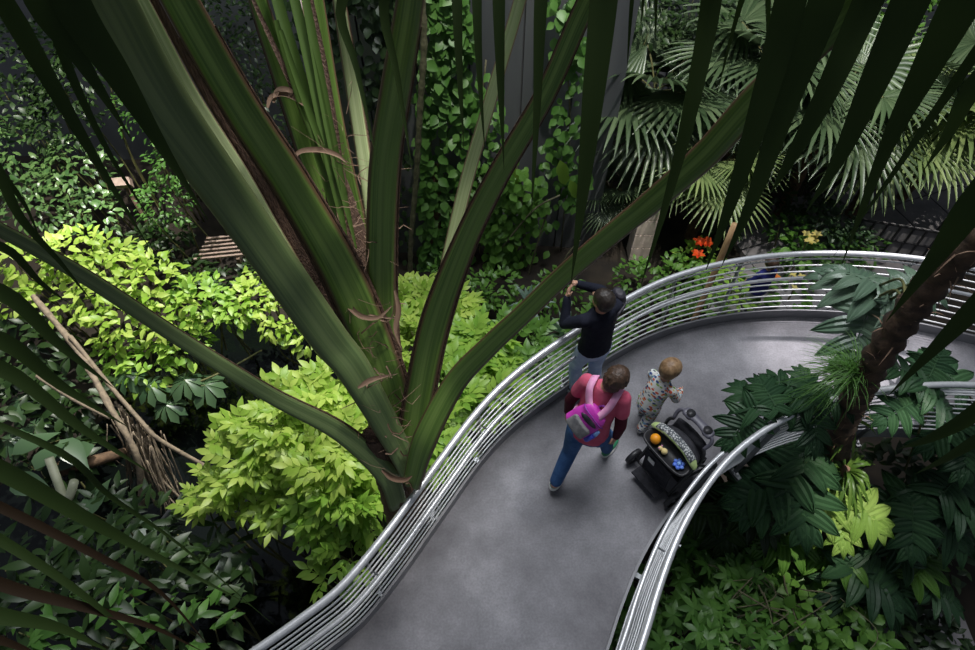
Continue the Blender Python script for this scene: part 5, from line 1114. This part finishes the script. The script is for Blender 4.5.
MB().ball(SW(-.01, -.01, .597), .027, n=14).build('body', M['toyy'], tw_); hd = MB().ball(SW(-.045, -.02, .603), .020, n=12).build('head', M['toyy'], tw_)
for q in (-1, 1): MB().ball(SW(-.050, -.02 + q * .016, .620), .007, n=8).build('ear', M['straps'], tw_)
fl_ = empty('flower_toy', SW(.13, .01, .570), 'blue flower-shaped toy at the railing end of the stroller tray', 'toy')
MB().ball(SW(.13, .01, .60), .018, n=12).build('centre', M['bluelid'], fl_)
for k in range(6): MB().ball(SW(.13 + .032 * math.cos(k * PI / 3), +.01 + .032 * math.sin(k * PI / 3), .592), .018, .018, .012, 10).build('petal', M['toyb'], fl_)
# ------------------------------------------------------------------ light
w = bpy.data.worlds.new('world'); S.world = w; w.use_nodes = True
bg = w.node_tree.nodes['Background']; bg.inputs[0].default_value = (0.75, 0.85, 1.0, 1); bg.inputs[1].default_value = 0.13
def area(name, loc, tgt, size, power, col=(1, 1, 1)):
    l = bpy.data.lights.new(name, 'AREA'); l.shape = 'RECTANGLE'; l.size, l.size_y = size; l.energy = power; l.color = col
    o = bpy.data.objects.new(name, l); COL.objects.link(o); o.location = loc; o.rotation_euler = (V(tgt) - V(loc)).to_track_quat('-Z', 'Y').to_euler(); return o
def spot(name, loc, tgt, rad, power, col=(1, 0.96, 0.88), blend=0.5, soft=0.12):
    l = bpy.data.lights.new(name, 'SPOT'); l.energy = power; l.color = col; l.spot_blend = blend; l.shadow_soft_size = soft
    d = (V(tgt) - V(loc)).length; l.spot_size = 2 * math.atan(rad / d)
    o = bpy.data.objects.new(name, l); COL.objects.link(o); o.location = loc; o.rotation_euler = (V(tgt) - V(loc)).to_track_quat('-Z', 'Y').to_euler(); return o
area('skylight', (1.0, 6.0, 11), (1.0, 2.5, 0), (7, 5), 1150, (0.93, 0.96, 1.0))
spot('added_spot', (-1.5, 10, 11), at(175, 305, -1.5), 2.5, 13500)  # unseen overhead spots, added to make the sun patches on planting and walkway
spot('added_spot', (1.2, 8.5, 11), at(305, 450, -.6), 1.5, 5200)
spot('added_spot', (1.5, 8.5, 11), at(470, 370, -.9), 1.3, 2200)
spot('added_spot', (-3.5, 3.5, 11), at(50, 185, -1.1), 1.7, 11000)
spot('added_spot', (6.5, 7.5, 11), at(852, 336, 0), 1.1, 9500, (1, .95, .97), .7, .2)
spot('added_spot', (4.6, 2.0, 9), at(842, 505, -.3), .55, 5000)
spot('added_spot', (4.5, 4.5, 10), at(760, 620, -1.2), 1.0, 500)
spot('added_spot', (3, 5.0, 11), at(720, 120, -.6), 2.5, 4200)
spot('added_spot', (6, 4.0, 11), at(900, 120, -.6), 1.9, 5000)
spot('added_spot', (2.6, 3.0, 10), at(640, 225, -2), .5, 3000)
spot('added_spot', (.5, 4.0, 11), at(490, 120, -1), 2.0, 3000)
spot('added_spot', (3.2, 4.6, 10), pt(400, 260, 4.0), 1.6, 2200, (1, .97, .92), .7, .5)  # added to brighten the palm stalks and give them highlights
S.view_settings.view_transform = 'Standard'; S.view_settings.look = 'None'; S.view_settings.exposure = 0; S.view_settings.gamma = 1; S.view_settings.use_curve_mapping = False
